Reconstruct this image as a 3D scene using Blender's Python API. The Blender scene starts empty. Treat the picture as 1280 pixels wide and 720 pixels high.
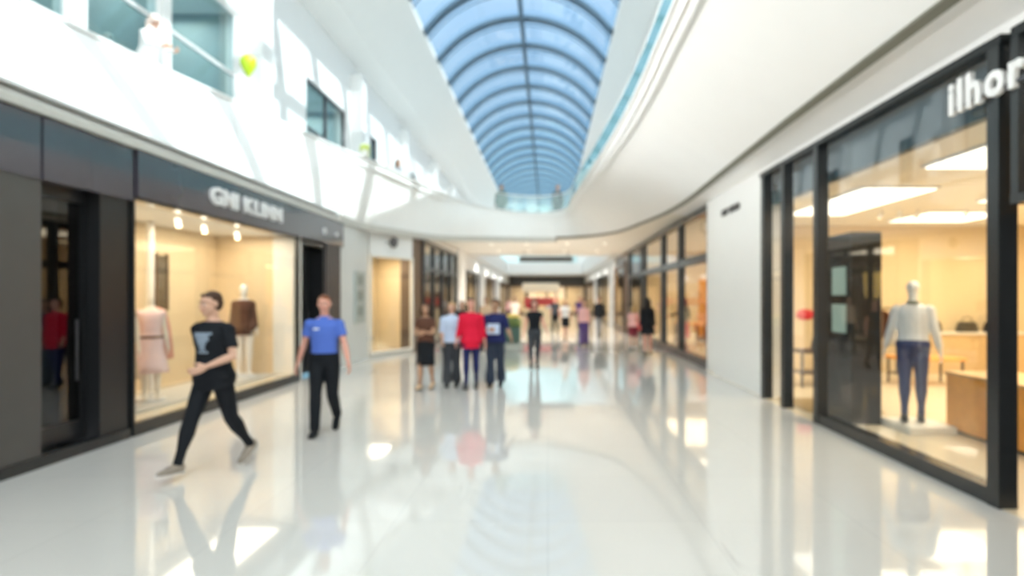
import bpy, bmesh, math, random
from mathutils import Vector, Matrix
random.seed(7)
SC = bpy.context.scene
COL = SC.collection
EYE = 1.75          # camera height, metres
R = math.radians

# ------------------------------------------------------------------ materials
MATS = {}
def mat(name, col, rough=.5, metal=0., noise=0., scale=8., bump=0., spec=.5, emit=0., emcol=None, coat=0.):
    if name in MATS: return MATS[name]
    m = bpy.data.materials.new(name); m.use_nodes = True
    nt = m.node_tree; b = nt.nodes['Principled BSDF']
    b.inputs['Base Color'].default_value = (*col, 1)
    b.inputs['Roughness'].default_value = rough
    b.inputs['Metallic'].default_value = metal
    b.inputs['Specular IOR Level'].default_value = spec
    b.inputs['Coat Weight'].default_value = coat
    if emit:
        b.inputs['Emission Color'].default_value = (*(emcol or col), 1)
        b.inputs['Emission Strength'].default_value = emit
    if noise or bump:
        tc = nt.nodes.new('ShaderNodeTexCoord'); n = nt.nodes.new('ShaderNodeTexNoise')
        n.inputs['Scale'].default_value = scale; n.inputs['Detail'].default_value = 3
        nt.links.new(tc.outputs['Object'], n.inputs['Vector'])
        if noise:
            mx = nt.nodes.new('ShaderNodeMix'); mx.data_type = 'RGBA'
            mx.inputs[6].default_value = (*[c*(1-noise) for c in col], 1)
            mx.inputs[7].default_value = (*[min(1, c*(1+noise)) for c in col], 1)
            nt.links.new(n.outputs['Fac'], mx.inputs[0]); nt.links.new(mx.outputs[2], b.inputs['Base Color'])
        if bump:
            bp = nt.nodes.new('ShaderNodeBump'); bp.inputs['Strength'].default_value = bump
            bp.inputs['Distance'].default_value = .02
            nt.links.new(n.outputs['Fac'], bp.inputs['Height']); nt.links.new(bp.outputs[0], b.inputs['Normal'])
    MATS[name] = m
    return m

def glass(name, tint=(1, 1, 1), ior=1.6, rough=0.0, body=0., bodycol=(.8, .9, .9)):
    if name in MATS: return MATS[name]
    m = bpy.data.materials.new(name); m.use_nodes = True; nt = m.node_tree; nt.nodes.clear()
    out = nt.nodes.new('ShaderNodeOutputMaterial'); mix = nt.nodes.new('ShaderNodeMixShader')
    tr = nt.nodes.new('ShaderNodeBsdfTransparent'); tr.inputs[0].default_value = (*tint, 1)
    gl = nt.nodes.new('ShaderNodeBsdfGlossy'); gl.inputs['Roughness'].default_value = rough
    fr = nt.nodes.new('ShaderNodeFresnel'); fr.inputs[0].default_value = ior
    geo = nt.nodes.new('ShaderNodeNewGeometry')
    s = nt.nodes.new('ShaderNodeMath'); s.operation = 'SUBTRACT'; s.inputs[0].default_value = 1
    mu = nt.nodes.new('ShaderNodeMath'); mu.operation = 'MULTIPLY'
    nt.links.new(geo.outputs['Backfacing'], s.inputs[1])
    nt.links.new(fr.outputs[0], mu.inputs[0]); nt.links.new(s.outputs[0], mu.inputs[1])
    nt.links.new(mu.outputs[0], mix.inputs[0])
    src = tr
    if body:
        df = nt.nodes.new('ShaderNodeBsdfDiffuse'); df.inputs[0].default_value = (*bodycol, 1)
        m2 = nt.nodes.new('ShaderNodeMixShader'); m2.inputs[0].default_value = body
        nt.links.new(tr.outputs[0], m2.inputs[1]); nt.links.new(df.outputs[0], m2.inputs[2]); src = m2
    nt.links.new(src.outputs[0], mix.inputs[1]); nt.links.new(gl.outputs[0], mix.inputs[2])
    nt.links.new(mix.outputs[0], out.inputs[0])
    MATS[name] = m
    return m

def floor_mat():
    m = mat('polished_floor', (.80, .79, .77), .05, spec=.65)
    nt = m.node_tree; b = nt.nodes['Principled BSDF']
    tc = nt.nodes.new('ShaderNodeTexCoord'); br = nt.nodes.new('ShaderNodeTexBrick')
    br.offset = 0; br.inputs['Scale'].default_value = 1; br.inputs['Brick Width'].default_value = 1.2
    br.inputs['Row Height'].default_value = 1.2; br.inputs['Mortar Size'].default_value = .003
    br.inputs['Color1'].default_value = (.78, .76, .725, 1); br.inputs['Color2'].default_value = (.76, .74, .71, 1)
    br.inputs['Mortar'].default_value = (.64, .62, .60, 1)
    n = nt.nodes.new('ShaderNodeTexNoise'); n.inputs['Scale'].default_value = 1.3; n.inputs['Detail'].default_value = 6
    mx = nt.nodes.new('ShaderNodeMix'); mx.data_type = 'RGBA'; mx.blend_type = 'MULTIPLY'; mx.inputs[0].default_value = .35
    cr = nt.nodes.new('ShaderNodeValToRGB'); cr.color_ramp.elements[0].color = (.86, .86, .85, 1); cr.color_ramp.elements[1].color = (1, 1, 1, 1)
    nt.links.new(tc.outputs['Object'], br.inputs['Vector']); nt.links.new(tc.outputs['Object'], n.inputs['Vector'])
    nt.links.new(n.outputs['Fac'], cr.inputs[0]); nt.links.new(br.outputs['Color'], mx.inputs[6]); nt.links.new(cr.outputs[0], mx.inputs[7])
    nt.links.new(mx.outputs[2], b.inputs['Base Color'])
    b.inputs['Coat Weight'].default_value = .25; b.inputs['Coat Roughness'].default_value = .03
    return m

M_white = mat('white_plaster', (.84, .84, .83), .55, noise=.02, scale=2)
M_soffit = mat('white_soffit', (.92, .92, .92), .5, noise=.015, scale=1.5)
M_bridge = mat('cream_soffit', (.86, .82, .74), .5, noise=.02, scale=2)
M_parapet = mat('parapet_white', (.90, .90, .89), .5, noise=.02, scale=2)
M_cornice = mat('cornice_grey', (.55, .54, .50), .4, noise=.04, scale=4)
M_groove = mat('olive_groove', (.16, .155, .12), .5, noise=.05)
M_charcoal = mat('charcoal_panel', (.075, .07, .066), .38, noise=.08, scale=5)
M_aubergine = mat('glossy_aubergine_band', (.05, .045, .06), .12, noise=.1, scale=3, coat=.6)
M_black = mat('black_metal', (.010, .011, .013), .3, noise=.1)
M_frame = mat('black_frame', (.014, .017, .019), .25, noise=.1)
M_gunmetal = mat('gunmetal', (.10, .10, .11), .3, metal=.6, noise=.1)
M_steel = mat('blue_steel', (.055, .12, .19), .5, noise=.1)
M_pale = mat('pale_stone', (.66, .68, .67), .35, noise=.03, scale=3)
M_rightpil = mat('warm_white_stone', (.90, .89, .87), .35, noise=.02, scale=3)
M_tan = mat('warm_tan_wall', (.78, .62, .40), .6, noise=.05, scale=3)
M_cream = mat('cream_wall', (.78, .64, .42), .6, noise=.04, scale=3)
M_ivory = mat('ivory_reveal', (.84, .81, .75), .5, noise=.02)
M_shopfloor = mat('shop_floor_cream', (.72, .62, .46), .25, noise=.04, scale=3)
M_shopceil = mat('shop_ceiling', (.86, .83, .76), .6, noise=.02)
M_brown = mat('dark_brown_wood', (.045, .022, .010), .35, noise=.2, scale=6)
M_bronze = mat('bronze_frame', (.16, .11, .08), .35, metal=.3, noise=.1)
M_oak = mat('orange_oak', (.85, .38, .08), .4, noise=.15, scale=7, bump=.1)
M_gold = mat('gold_panel', (.80, .50, .10), .35, noise=.1, scale=6)
M_signwhite = mat('sign_letter_white', (.86, .86, .86), .4, noise=.01)
M_signdark = mat('sign_letter_dark', (.08, .07, .07), .4, noise=.01)
M_lampwarm = mat('warm_lamp_lens', (1, .85, .6), .3, emit=4.5, emcol=(1, .82, .52))
M_ceilpanel = mat('shop_ceiling_light', (1, .97, .9), .3, emit=1.6, emcol=(1, .93, .80))
M_fill = mat('fillspot_lens', (1, 1, 1), .3, emit=2, emcol=(1, .93, .82))
M_whitemetal = mat('white_metal', (.8, .8, .8), .35, noise=.02)
M_darkroom = mat('dim_teal_wall', (.36, .43, .43), .6, noise=.15, scale=1.2)
G_clear = glass('shop_glass', (.97, .985, .985), 1.75)
G_right = glass('shopfront_glass', (.94, .96, .965), 2.0)
G_dark = glass('smoked_glass', (.38, .40, .40), 1.9)
G_upper = glass('upper_glass', (.72, .84, .86), 1.45)
G_roof = glass('roof_glass', (.86, .93, .97), 1.5)
G_rail = glass('aqua_rail_glass', (.64, .90, .94), 1.5, body=.06, bodycol=(.45, .80, .86))

G_railb = glass('clear_rail_glass', (.88, .97, .96), 1.5, body=.22, bodycol=(.82, .92, .92))
# ------------------------------------------------------------------ mesh helpers
def link(name, bm, m, parent=None, smooth=False, kind=None):
    me = bpy.data.meshes.new(name)
    bmesh.ops.recalc_face_normals(bm, faces=bm.faces[:])
    bm.to_mesh(me); bm.free()
    if smooth:
        for p in me.polygons: p.use_smooth = True
    o = bpy.data.objects.new(name, me); COL.objects.link(o)
    if m: me.materials.append(m)
    if parent: o.parent = parent
    if kind: o['kind'] = kind
    return o
def tag(o, label, cat, group=None):
    o['label'] = label; o['category'] = cat
    if group: o['group'] = group
    return o
def thing(name, label, cat, loc=(0, 0, 0), rz=0, group=None):
    o = bpy.data.objects.new(name, None); COL.objects.link(o); o.location = loc; o.rotation_euler = (0, 0, rz)
    o.empty_display_size = .1
    return tag(o, label, cat, group)
def sempty(name, loc=(0, 0, 0)):
    o = bpy.data.objects.new(name, None); COL.objects.link(o); o.location = loc; o['kind'] = 'structure'; return o
def struct(name, bm, m, parent=None, smooth=False):
    return link(name, bm, m, parent, smooth, None if parent else 'structure')
def dup(root, loc=None, rz=None, label=None, group=None):
    def cp(o, par):
        c = o.copy(); COL.objects.link(c)
        if par: c.parent = par
        for ch in [q for q in o.children]: cp(ch, c)
        return c
    r = cp(root, None)
    if loc is not None: r.location = loc
    if rz is not None: r.rotation_euler = (0, 0, rz)
    if label: r['label'] = label
    if group: r['group'] = group
    return r
def B(): return bmesh.new()
def box(bm, x0, x1, y0, y1, z0, z1, bev=0.):
    x0, x1 = min(x0, x1), max(x0, x1); y0, y1 = min(y0, y1), max(y0, y1)
    v = [bm.verts.new(p) for p in ((x0, y0, z0), (x1, y0, z0), (x1, y1, z0), (x0, y1, z0), (x0, y0, z1), (x1, y0, z1), (x1, y1, z1), (x0, y1, z1))]
    fs = [bm.faces.new([v[i] for i in f]) for f in ((0, 3, 2, 1), (4, 5, 6, 7), (0, 1, 5, 4), (1, 2, 6, 5), (2, 3, 7, 6), (3, 0, 4, 7))]
    if bev:
        es = list({e for f in fs for e in f.edges})
        bmesh.ops.bevel(bm, geom=es, offset=bev, segments=2, affect='EDGES', profile=.5)
    return bm
def seg(bm, p0, p1, z0, z1, t0, t1):
    """upright slab between plan points p0-p1, from offset t0 to t1 along the left-hand normal"""
    p0 = Vector(p0[:2]); p1 = Vector(p1[:2]); d = (p1-p0).normalized(); n = Vector((-d.y, d.x))
    q = [p0+n*t0, p1+n*t0, p1+n*t1, p0+n*t1]
    v = [bm.verts.new((a.x, a.y, z0)) for a in q]+[bm.verts.new((a.x, a.y, z1)) for a in q]
    for f in ((0, 3, 2, 1), (4, 5, 6, 7), (0, 1, 5, 4), (1, 2, 6, 5), (2, 3, 7, 6), (3, 0, 4, 7)): bm.faces.new([v[i] for i in f])
    return bm
def loft(bm, pts, rad, n=14, ref=(1, 0, 0), cap=True, squ=1.0):
    """rings of half-widths rad=(a,b) about pts; a lies along ref"""
    rings = []; N = len(pts); pts = [Vector(p) for p in pts]
    for i, p in enumerate(pts):
        d = (pts[min(i+1, N-1)]-pts[max(i-1, 0)])
        d = d.normalized() if d.length > 1e-9 else Vector((0, 0, 1))
        u = Vector(ref); u = u-d*u.dot(d)
        if u.length < 1e-4: u = Vector((0, 1, 0))-d*d.y
        u.normalize(); w = d.cross(u)
        a, b = rad[i] if isinstance(rad[i], (tuple, list)) else (rad[i], rad[i])
        ring = []
        for k in range(n):
            t = 2*math.pi*k/n; c, s = math.cos(t), math.sin(t)
            if squ != 1: c = math.copysign(abs(c)**squ, c); s = math.copysign(abs(s)**squ, s)
            ring.append(bm.verts.new(p+u*a*c+w*b*s))
        rings.append(ring)
    for r0, r1 in zip(rings, rings[1:]):
        for k in range(n): bm.faces.new((r0[k], r0[(k+1) % n], r1[(k+1) % n], r1[k]))
    if cap: bm.faces.new(rings[0][::-1]); bm.faces.new(rings[-1])
    return bm
def ell(bm, c, r, rot=None, seg_=16, rings=10):
    M = Matrix.Translation(Vector(c)) @ (rot.to_4x4() if rot else Matrix.Identity(4)) @ Matrix.Diagonal((*r, 1))
    bmesh.ops.create_uvsphere(bm, u_segments=seg_, v_segments=rings, radius=1, matrix=M); return bm
def cyl(bm, p0, p1, r, n=12, r1=None): return loft(bm, [p0, p1], [r, r if r1 is None else r1], n)
def remesh(bm, voxel, smooth=3):
    me = bpy.data.meshes.new('tmp'); bmesh.ops.recalc_face_normals(bm, faces=bm.faces[:]); bm.to_mesh(me); bm.free()
    o = bpy.data.objects.new('tmp', me); COL.objects.link(o)
    md = o.modifiers.new('r', 'REMESH'); md.mode = 'VOXEL'; md.voxel_size = voxel; md.use_smooth_shade = True
    if smooth:
        s = o.modifiers.new('s', 'SMOOTH'); s.iterations = smooth; s.factor = .5
    dg = bpy.context.evaluated_depsgraph_get(); dg.update()
    nm = bpy.data.meshes.new_from_object(o.evaluated_get(dg))
    bpy.data.objects.remove(o); bpy.data.meshes.remove(me)
    return nm
def link_me(name, me, m, parent=None):
    o = bpy.data.objects.new(name, me); COL.objects.link(o); me.name = name
    me.materials.clear(); me.materials.append(m)
    for p in me.polygons: p.use_smooth = True
    if parent: o.parent = parent
    return o
def text(parent, s, m, size, origin, ux, uz, depth=.03, bold=.0, gap=1.0, name='letter'):
    """one mesh per letter; origin = lower-left corner, ux = reading direction, uz = up"""
    ux = Vector(ux).normalized(); uz = Vector(uz).normalized(); un = ux.cross(uz)
    x = 0
    for ch in s:
        if ch == ' ': x += size*.35; continue
        cu = bpy.data.curves.new('t', 'FONT'); cu.body = ch; cu.size = size; cu.extrude = depth/2; cu.offset = bold; cu.resolution_u = 3
        t = bpy.data.objects.new('t', cu); COL.objects.link(t)
        dg = bpy.context.evaluated_depsgraph_get(); dg.update()
        me = bpy.data.meshes.new_from_object(t.evaluated_get(dg))
        bpy.data.objects.remove(t)
        xs = [v.co.x for v in me.vertices]; w = max(xs)-min(xs); mn = min(xs)
        for v in me.vertices:
            c = v.co.copy(); c.x -= mn
            v.co = Vector(origin)+ux*(x+c.x)+uz*c.y+un*c.z
        o = bpy.data.objects.new(name, me); COL.objects.link(o); me.name = name; me.materials.clear(); me.materials.append(m); o.parent = parent
        x += w+size*.10*gap
    return x

# ------------------------------------------------------------------ camera (21 mm lens, lens shift keeps uprights upright)
cam = bpy.data.cameras.new('camera'); co = bpy.data.objects.new('camera', cam); COL.objects.link(co)
co.location = (0, 0, EYE); co.rotation_euler = (R(90), 0, 0)
cam.sensor_width = 36; cam.lens = 36*768/1280; cam.shift_x = -45/1280; cam.shift_y = 12/1280
cam.clip_start = .05; cam.clip_end = 500
cam.dof.use_dof = True; cam.dof.focus_distance = 1.0; cam.dof.aperture_fstop = 2.35
SC.camera = co
SC.cycles.caustics_reflective = False
SC.view_settings.view_transform = 'Standard'; SC.view_settings.look = 'None'
SC.view_settings.exposure = .62; SC.view_settings.gamma = 1; SC.view_settings.use_curve_mapping = False

# ------------------------------------------------------------------ sky and sun
w = bpy.data.worlds.new('world'); SC.world = w; w.use_nodes = True; nt = w.node_tree
bg = nt.nodes['Background']; tc = nt.nodes.new('ShaderNodeTexCoord'); sp = nt.nodes.new('ShaderNodeSeparateXYZ')
cr = nt.nodes.new('ShaderNodeValToRGB'); nz = nt.nodes.new('ShaderNodeTexNoise'); nz.inputs['Scale'].default_value = 2.2; nz.inputs['Detail'].default_value = 5
nt.links.new(tc.outputs['Generated'], sp.inputs[0]); nt.links.new(sp.outputs['Z'], cr.inputs[0])
e = cr.color_ramp.elements
e[0].position = 0.0; e[0].color = (.16, .29, .36, 1)
e[1].position = 1.0; e[1].color = (1.15, 1.12, 1.06, 1)
for p, c in ((.16, (.21, .38, .49)), (.28, (.28, .43, .58)), (.42, (.36, .53, .72)), (.56, (.75, .82, .86)), (.75, (1.1, 1.08, 1.04))):
    q = e.new(p); q.color = (*c, 1)
mx = nt.nodes.new('ShaderNodeMix'); mx.data_type = 'RGBA'; mx.blend_type = 'MULTIPLY'; mx.inputs[0].default_value = 1
c2 = nt.nodes.new('ShaderNodeValToRGB'); c2.color_ramp.elements[0].position = .35; c2.color_ramp.elements[0].color = (.86, .92, .97, 1)
c2.color_ramp.elements[1].position = .7; c2.color_ramp.elements[1].color = (1.25, 1.15, 1.08, 1)
nt.links.new(tc.outputs['Generated'], nz.inputs['Vector']); nt.links.new(nz.outputs['Fac'], c2.inputs[0])
nt.links.new(cr.outputs[0], mx.inputs[6]); nt.links.new(c2.outputs[0], mx.inputs[7]); nt.links.new(mx.outputs[2], bg.inputs[0])
bg.inputs[1].default_value = 1.0
# the sky is brighter behind the camera, on the sun's side
mr = nt.nodes.new('ShaderNodeMapRange'); mr.inputs['From Min'].default_value = -.1; mr.inputs['From Max'].default_value = -.45; mr.inputs['To Min'].default_value = 0; mr.inputs['To Max'].default_value = 1
m3 = nt.nodes.new('ShaderNodeMix'); m3.data_type = 'RGBA'; m3.inputs[7].default_value = (3.2, 3.15, 3.0, 1)
nt.links.new(sp.outputs['Y'], mr.inputs['Value']); nt.links.new(mr.outputs[0], m3.inputs[0]); nt.links.new(mx.outputs[2], m3.inputs[6]); nt.links.new(m3.outputs[2], bg.inputs[0])
sd = bpy.data.lights.new('sun', 'SUN'); so = bpy.data.objects.new('sun', sd); COL.objects.link(so)
sd.energy = 3.8; sd.angle = R(.6); sd.color = (1, .965, .9)
so.rotation_euler = Vector((-.94, .22, -1)).to_track_quat('-Z', 'Y').to_euler(); so.location = (10, 20, 30)
def area(name, loc, sx, sy, power, col=(1, .86, .66), d=(0, 0, -1)):
    l = bpy.data.lights.new(name, 'AREA'); l.shape = 'RECTANGLE'; l.size = sx; l.size_y = sy; l.energy = power; l.color = col
    o = bpy.data.objects.new(name, l); COL.objects.link(o); o.location = loc
    o.rotation_euler = Vector(d).to_track_quat('-Z', 'Y').to_euler(); return o

# ------------------------------------------------------------------ storefront builder
WN = [0]
def storefront(p0, p1, z0, z1, posts, gl, fm=None, fw=.06, depth=.10, rails=(), bottom=True, top=True, tw=None):
    """glazed front from plan point p0 to p1; posts = fractions along it; rails = heights of cross bars"""
    WN[0] += 1; fm = fm or M_frame
    t = sempty('window_%d' % WN[0], (p0[0], p0[1], z0))
    off = Vector((-p0[0], -p0[1], -z0))
    P0 = Vector(p0[:2]); P1 = Vector(p1[:2]); L = (P1-P0).length
    def put(name, bm, m):
        bmesh.ops.translate(bm, verts=bm.verts[:], vec=off); return link(name, bm, m, t)
    tw = tw or fw
    fr = sorted(posts)
    for f in fr:
        c = P0.lerp(P1, f); d = (P1-P0)/L*fw/2
        put('post', seg(B(), c-d, c+d, z0, z1-tw, -depth/2, depth/2), fm)
    if top: put('head_rail', seg(B(), P0, P1, z1-tw, z1, -depth/2-.003, depth/2+.003), fm)
    if bottom: put('sill', seg(B(), P0, P1, z0, z0+bottom*1.0 if bottom is not True else z0+fw, -depth/2-.01, depth/2+.01), fm)
    for z in rails: put('cross_rail', seg(B(), P0, P1, z-fw/2, z+fw/2, -depth/2+.01, depth/2-.01), fm)
    for a, b in zip(fr, fr[1:]):
        q0 = P0.lerp(P1, a+fw/2/L); q1 = P0.lerp(P1, b-fw/2/L)
        put('pane', seg(B(), q0, q1, z0+(fw if bottom else .01), z1-tw, -.006, .006), gl)
    return t
def room(x0, x1, y0, y1, z1, wm, fmt, cm, open_side, z0=0.0, sides=None, panel=None):
    """shop interior: back and end walls, floor, ceiling; open_side '+x' or '-x' faces the mall"""
    t = .08
    if fmt: struct('floor', box(B(), x0, x1, y0, y1, z0-.1, z0), fmt)
    if open_side == '+x': struct('wall_back', box(B(), x0-t, x0, y0, y1, z0, z1), wm)
    else: struct('wall_back', box(B(), x1, x1+t, y0, y1, z0, z1), wm)
    struct('wall_near', box(B(), x0, x1, y0-t, y0, z0, z1), sides or wm)
    struct('wall_far', box(B(), x0, x1, y1, y1+t, z0, z1), sides or wm)
    struct('ceiling', box(B(), x0, x1, y0, y1, z1, z1+.1), cm)

# ------------------------------------------------------------------ ground floor
struct('floor', box(B(), -5.25, 3.75, -8, 66, -.15, 0), floor_mat())

# ------------------------------------------------------------------ LEFT FACADE (x = -5.25)
XL = -5.25
Z_T = 3.62                     # top of shop signs
struct('wall_left', box(B(), XL-.5, XL+.03, -8, 6.33, 0, 2.96), M_charcoal)
struct('trim_1', box(B(), XL-.06, XL+.05, -8, 7.66, 0.0, .12), M_frame)        # dark skirting
# glossy fascia panels above the doorway
for i, (a, b) in enumerate(((-8, 1.2), (1.22, 3.8), (3.82, 6.3), (6.32, 6.98), (7.0, 7.72))):
    struct('trim_2', box(B(), XL-.3, XL+.05+(.012 if i % 2 else 0), a, b, 2.96, Z_T), M_aubergine)
struct('trim_3', box(B(), XL-.3, XL+.09, 7.74, 15.5, 3.02, Z_T), M_aubergine)    # sign band
# dark glass doorway
struct('wall_left', box(B(), XL-.5, XL-.0, 7.2, 7.68, 0, 2.96), M_black)
d1 = sempty('door_1', (XL-.2, 6.33, 0))
link('door_frame', box(box(box(B(), -.04, .04, 0, .07, .12, 2.96), -.04, .04, .80, .87, .12, 2.96), -.04, .04, .07, .80, 2.84, 2.96), M_black, d1)
link('door_pane', box(B(), -.01, .01, .07, .80, .14, 2.84), G_dark, d1)
link('bottom_rail', box(B(), -.03, .03, .07, .80, .12, .34), M_black, d1)
link('door_handle', cyl(B(), (.06, .70, .8), (.06, .70, 1.5), .013), M_gunmetal, d1)
room(-6.6, XL-.3, 6.3, 7.4, 2.98, M_darkroom, M_charcoal, M_charcoal, '+x')
# black doorway at the far end of the shop and reeded metal pier
struct('wall_left', box(B(), XL-.5, XL, 12.93, 13.08, 0, 3.02), M_ivory)
d2 = sempty('door_2', (XL-.35, 13.08, 0))
link('door_frame', box(box(box(B(), 0, .35, 0, .05, 0, 3.0), 0, .35, 1.27, 1.32, 0, 3.0), 0, .35, .05, 1.27, 2.9, 3.0), M_black, d2)
link('door_leaf', box(B(), -.04, 0, .05, 1.27, .01, 2.9), M_black, d2)
link('door_handle', cyl(B(), (.05, 1.1, .9), (.05, 1.1, 1.4), .014), M_gunmetal, d2)
bm = box(B(), XL-.5, XL-.02, 14.42, 15.5, 0, 3.02)
for k in range(6): box(bm, XL-.02, XL+.03, 14.47+k*.175, 14.59+k*.175, 0, 3.02)
struct('wall_left', bm, M_gunmetal)
# pale stone wall with way-finding board, then the angled shop window
struct('wall_left', box(B(), XL-.5, XL+.02, 15.5, 17.85, 0, 3.8), M_pale)
WA, WB2 = (-5.2, 17.9), (-4.37, 19.8)
struct('wall_left', seg(B(), WA, WB2, 3.02, 4.05, 0, .3), M_white)
struct('wall_left', seg(B(), WA, WB2, 0, .10, -.02, .3), M_cornice)
struct('wall_left', seg(B(), WB2, (-4.25, 20.7), 0, 4.05, 0, .4), M_bronze)
struct('wall_left', seg(B(), (-4.25, 20.72), (-4.2, 28.0), 3.72, 4.05, 0, .3), M_white)
struct('wall_left', box(B(), -4.7, -4.05, 28.0, 30.2, 0, 4.05), M_rightpil)
struct('wall_left', box(B(), -4.7, -4.2, 30.2, 66, 3.2, 4.05), M_white)
struct('wall_left', box(B(), -4.7, -4.1, 38.2, 40.2, 0, 3.2), M_rightpil)
struct('wall_left', box(B(), -4.7, -4.1, 50, 52.4, 0, 3.2), M_rightpil)

# display window of the dark-fronted shop
storefront((XL, 7.72), (XL, 12.9), 0, 3.02, (0.004, .996), G_clear, M_frame, fw=.035, depth=.08, bottom=.16, tw=.03)
room(-6.95, XL-.06, 7.70, 12.90, 3.04, M_tan, None, M_shopceil, '+x', sides=M_tan)
struct('floor', box(B(), -6.95, XL-.05, 7.70, 12.90, 0, .16), M_shopfloor)
struct('wall_far', box(B(), -5.75, XL-.06, 12.84, 12.88, .16, 3.0), M_ivory)
area('window_wash', (-6.0, 10.3, 2.98), 1.0, 4.6, 62)
# angled window
storefront(WA, WB2, .10, 3.02, (.012, .988), G_clear, M_ivory, fw=.05, depth=.08, tw=.07)
struct('floor', seg(B(), WA, WB2, 0, .1, .05, 1.9), M_shopfloor)
struct('wall_back', seg(B(), (-6.6, 17.3), (-5.75, 20.6), .1, 3.1, 0, .1), M_cream)
struct('wall_near', box(B(), -6.7, -5.25, 17.86, 17.90, .1, 3.1), M_cream)
struct('wall_far', seg(B(), (-4.37, 19.85), (-6.0, 20.9), .1, 3.1, 0, .08), M_cream)
struct('ceiling', seg(B(), WA, WB2, 3.1, 3.16, .05, 1.9), M_shopceil)
area('window_wash', (-5.4, 19.0, 3.0), .8, 1.3, 30)
# dark framed shop past the bronze pier
storefront((-4.25, 20.72), (-4.2, 28.0), 0, 3.72, (.012, .25, .5, .75, .988), G_clear, M_frame, fw=.14, depth=.16, rails=(2.75,))
room(-8.2, -4.35, 20.9, 28.0, 3.7, M_cream, M_shopfloor, M_shopceil, '+x', sides=M_brown)
area('shop_lamp', (-6, 24, 3.6), 2, 4, 74)
storefront((-4.3, 30.2), (-4.3, 38.2), 0, 3.2, (.01, .33, .66, .99), G_clear, M_frame, fw=.12, depth=.12, rails=(2.7,))
room(-8.2, -4.4, 30.2, 38.2, 3.25, M_tan, M_shopfloor, M_shopceil, '+x')
area('shop_lamp', (-6, 34, 3.15), 2, 5, 80)
storefront((-4.3, 40.2), (-4.3, 50), 0, 3.2, (.01, .33, .66, .99), G_clear, M_bronze, fw=.12, depth=.12)
room(-8.2, -4.4, 40.2, 50, 3.25, M_cream, M_shopfloor, M_shopceil, '+x')
area('shop_lamp', (-6, 45, 3.15), 2, 6, 80)
storefront((-4.3, 52.4), (-4.3, 65), 0, 3.2, (.01, .33, .66, .99), G_clear, M_bronze, fw=.12, depth=.12)
room(-8.2, -4.4, 52.4, 65, 3.25, M_tan, M_shopfloor, M_shopceil, '+x')
area('shop_lamp', (-6, 58, 3.15), 2, 6, 80)

# ------------------------------------------------------------------ RIGHT FACADE (x = 3.8)
XR = 3.8
ZR = 3.92
struct('wall_right', box(B(), XR-.03, XR+.5, 10.82, 14.05, 0, ZR+.1), M_rightpil)
struct('wall_right', box(B(), XR-.02, XR+.12, -8, 10.82, ZR, ZR+.1), M_white)
storefront((XR, 5.05), (XR, 10.80), 0, ZR, (.016, .610, .82, .978), G_right, M_frame, fw=.14, depth=.16, bottom=False, tw=.07)
sill = struct('trim_4', box(B(), XR-.07, XR+.09, 5.1, 8.5, 0, .14), M_frame)
struct('wall_right', box(B(), XR+.25, XR+.35, 3.3, 4.96, 0, 2.5), M_brown)      # dark timber lining past the post
storefront((XR, 3.2), (XR, 4.95), 2.5, ZR, (.02, .98), G_right, M_frame, fw=.08, depth=.14)
struct('wall_right', box(B(), XR, XR+.4, -8, 3.2, 0, ZR), M_brown)
# clothes shop interior
room(XR+.40, 11.5, 2.0, 14.6, 3.45, M_cream, None, M_shopceil, '-x', sides=M_cream)
struct('floor', box(B(), XR-.05, 11.5, 2.0, 14.6, -.1, .004), M_shopfloor)
struct('trim_5', box(B(), XR+.15, XR+.25, 5.05, 10.8, 3.38, ZR), mat('band_void', (.045, .07, .085), .5, noise=.1))    # dark sheet standing for the unlit void behind the sign band
storefront((4.0, 14.9), (4.0, 30.0), 0, 4.03, (.008, .235, .42, .70, .74, .992), G_right, M_frame, fw=.22, depth=.2, rails=(2.75,), tw=.16)
struct('wall_right', box(B(), 3.85, 4.5, 14.05, 14.88, 0, 4.05), M_rightpil)
room(4.15, 9.5, 15.0, 30.0, 4.0, M_cream, M_shopfloor, M_shopceil, '-x')
struct('floor', box(B(), 3.75, 4.15, 14.05, 66, -.15, -.001), floor_mat())
area('shop_lamp', (6.5, 19, 3.9), 3, 5, 124, (1, .84, .6)); area('shop_lamp', (6.5, 26, 3.9), 3, 5, 136, (1, .76, .45))
struct('wall_right', box(B(), 3.95, 4.5, 30.0, 31.0, 0, 4.05), M_bronze)
storefront((3.95, 31.0), (3.95, 36.0), 0, 3.6, (.02, .98), G_clear, M_bronze, fw=.2, depth=.2)
room(4.1, 6.5, 31.0, 36.0, 3.6, M_gold, M_shopfloor, M_shopceil, '-x')
area('shop_lamp', (5.2, 33.5, 3.5), 1.5, 4, 117, (1, .78, .4))
struct('wall_right', box(B(), 3.95, 4.5, 31.0, 36, 3.6, 4.05), M_bronze)
struct('wall_right', box(B(), 3.9, 4.5, 36.0, 39.5, 0, 4.05), M_rightpil)
storefront((4.0, 39.5), (4.0, 50), 0, 3.3, (.01, .33, .66, .99), G_clear, M_frame, fw=.12, depth=.12)
room(4.1, 8, 39.5, 50, 3.3, M_tan, M_shopfloor, M_shopceil, '-x'); area('shop_lamp', (6, 45, 3.2), 2, 6, 86)
struct('wall_right', box(B(), 3.95, 4.5, 39.5, 66, 3.3, 4.05), M_white)
struct('wall_right', box(B(), 3.9, 4.5, 50, 52, 0, 3.3), M_rightpil)
storefront((4.0, 52), (4.0, 65), 0, 3.3, (.01, .33, .66, .99), G_clear, M_bronze, fw=.12, depth=.12)
room(4.1, 8, 52, 65, 3.3, M_tan, M_shopfloor, M_shopceil, '-x'); area('shop_lamp', (6, 58, 3.2), 2, 6, 99)

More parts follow.
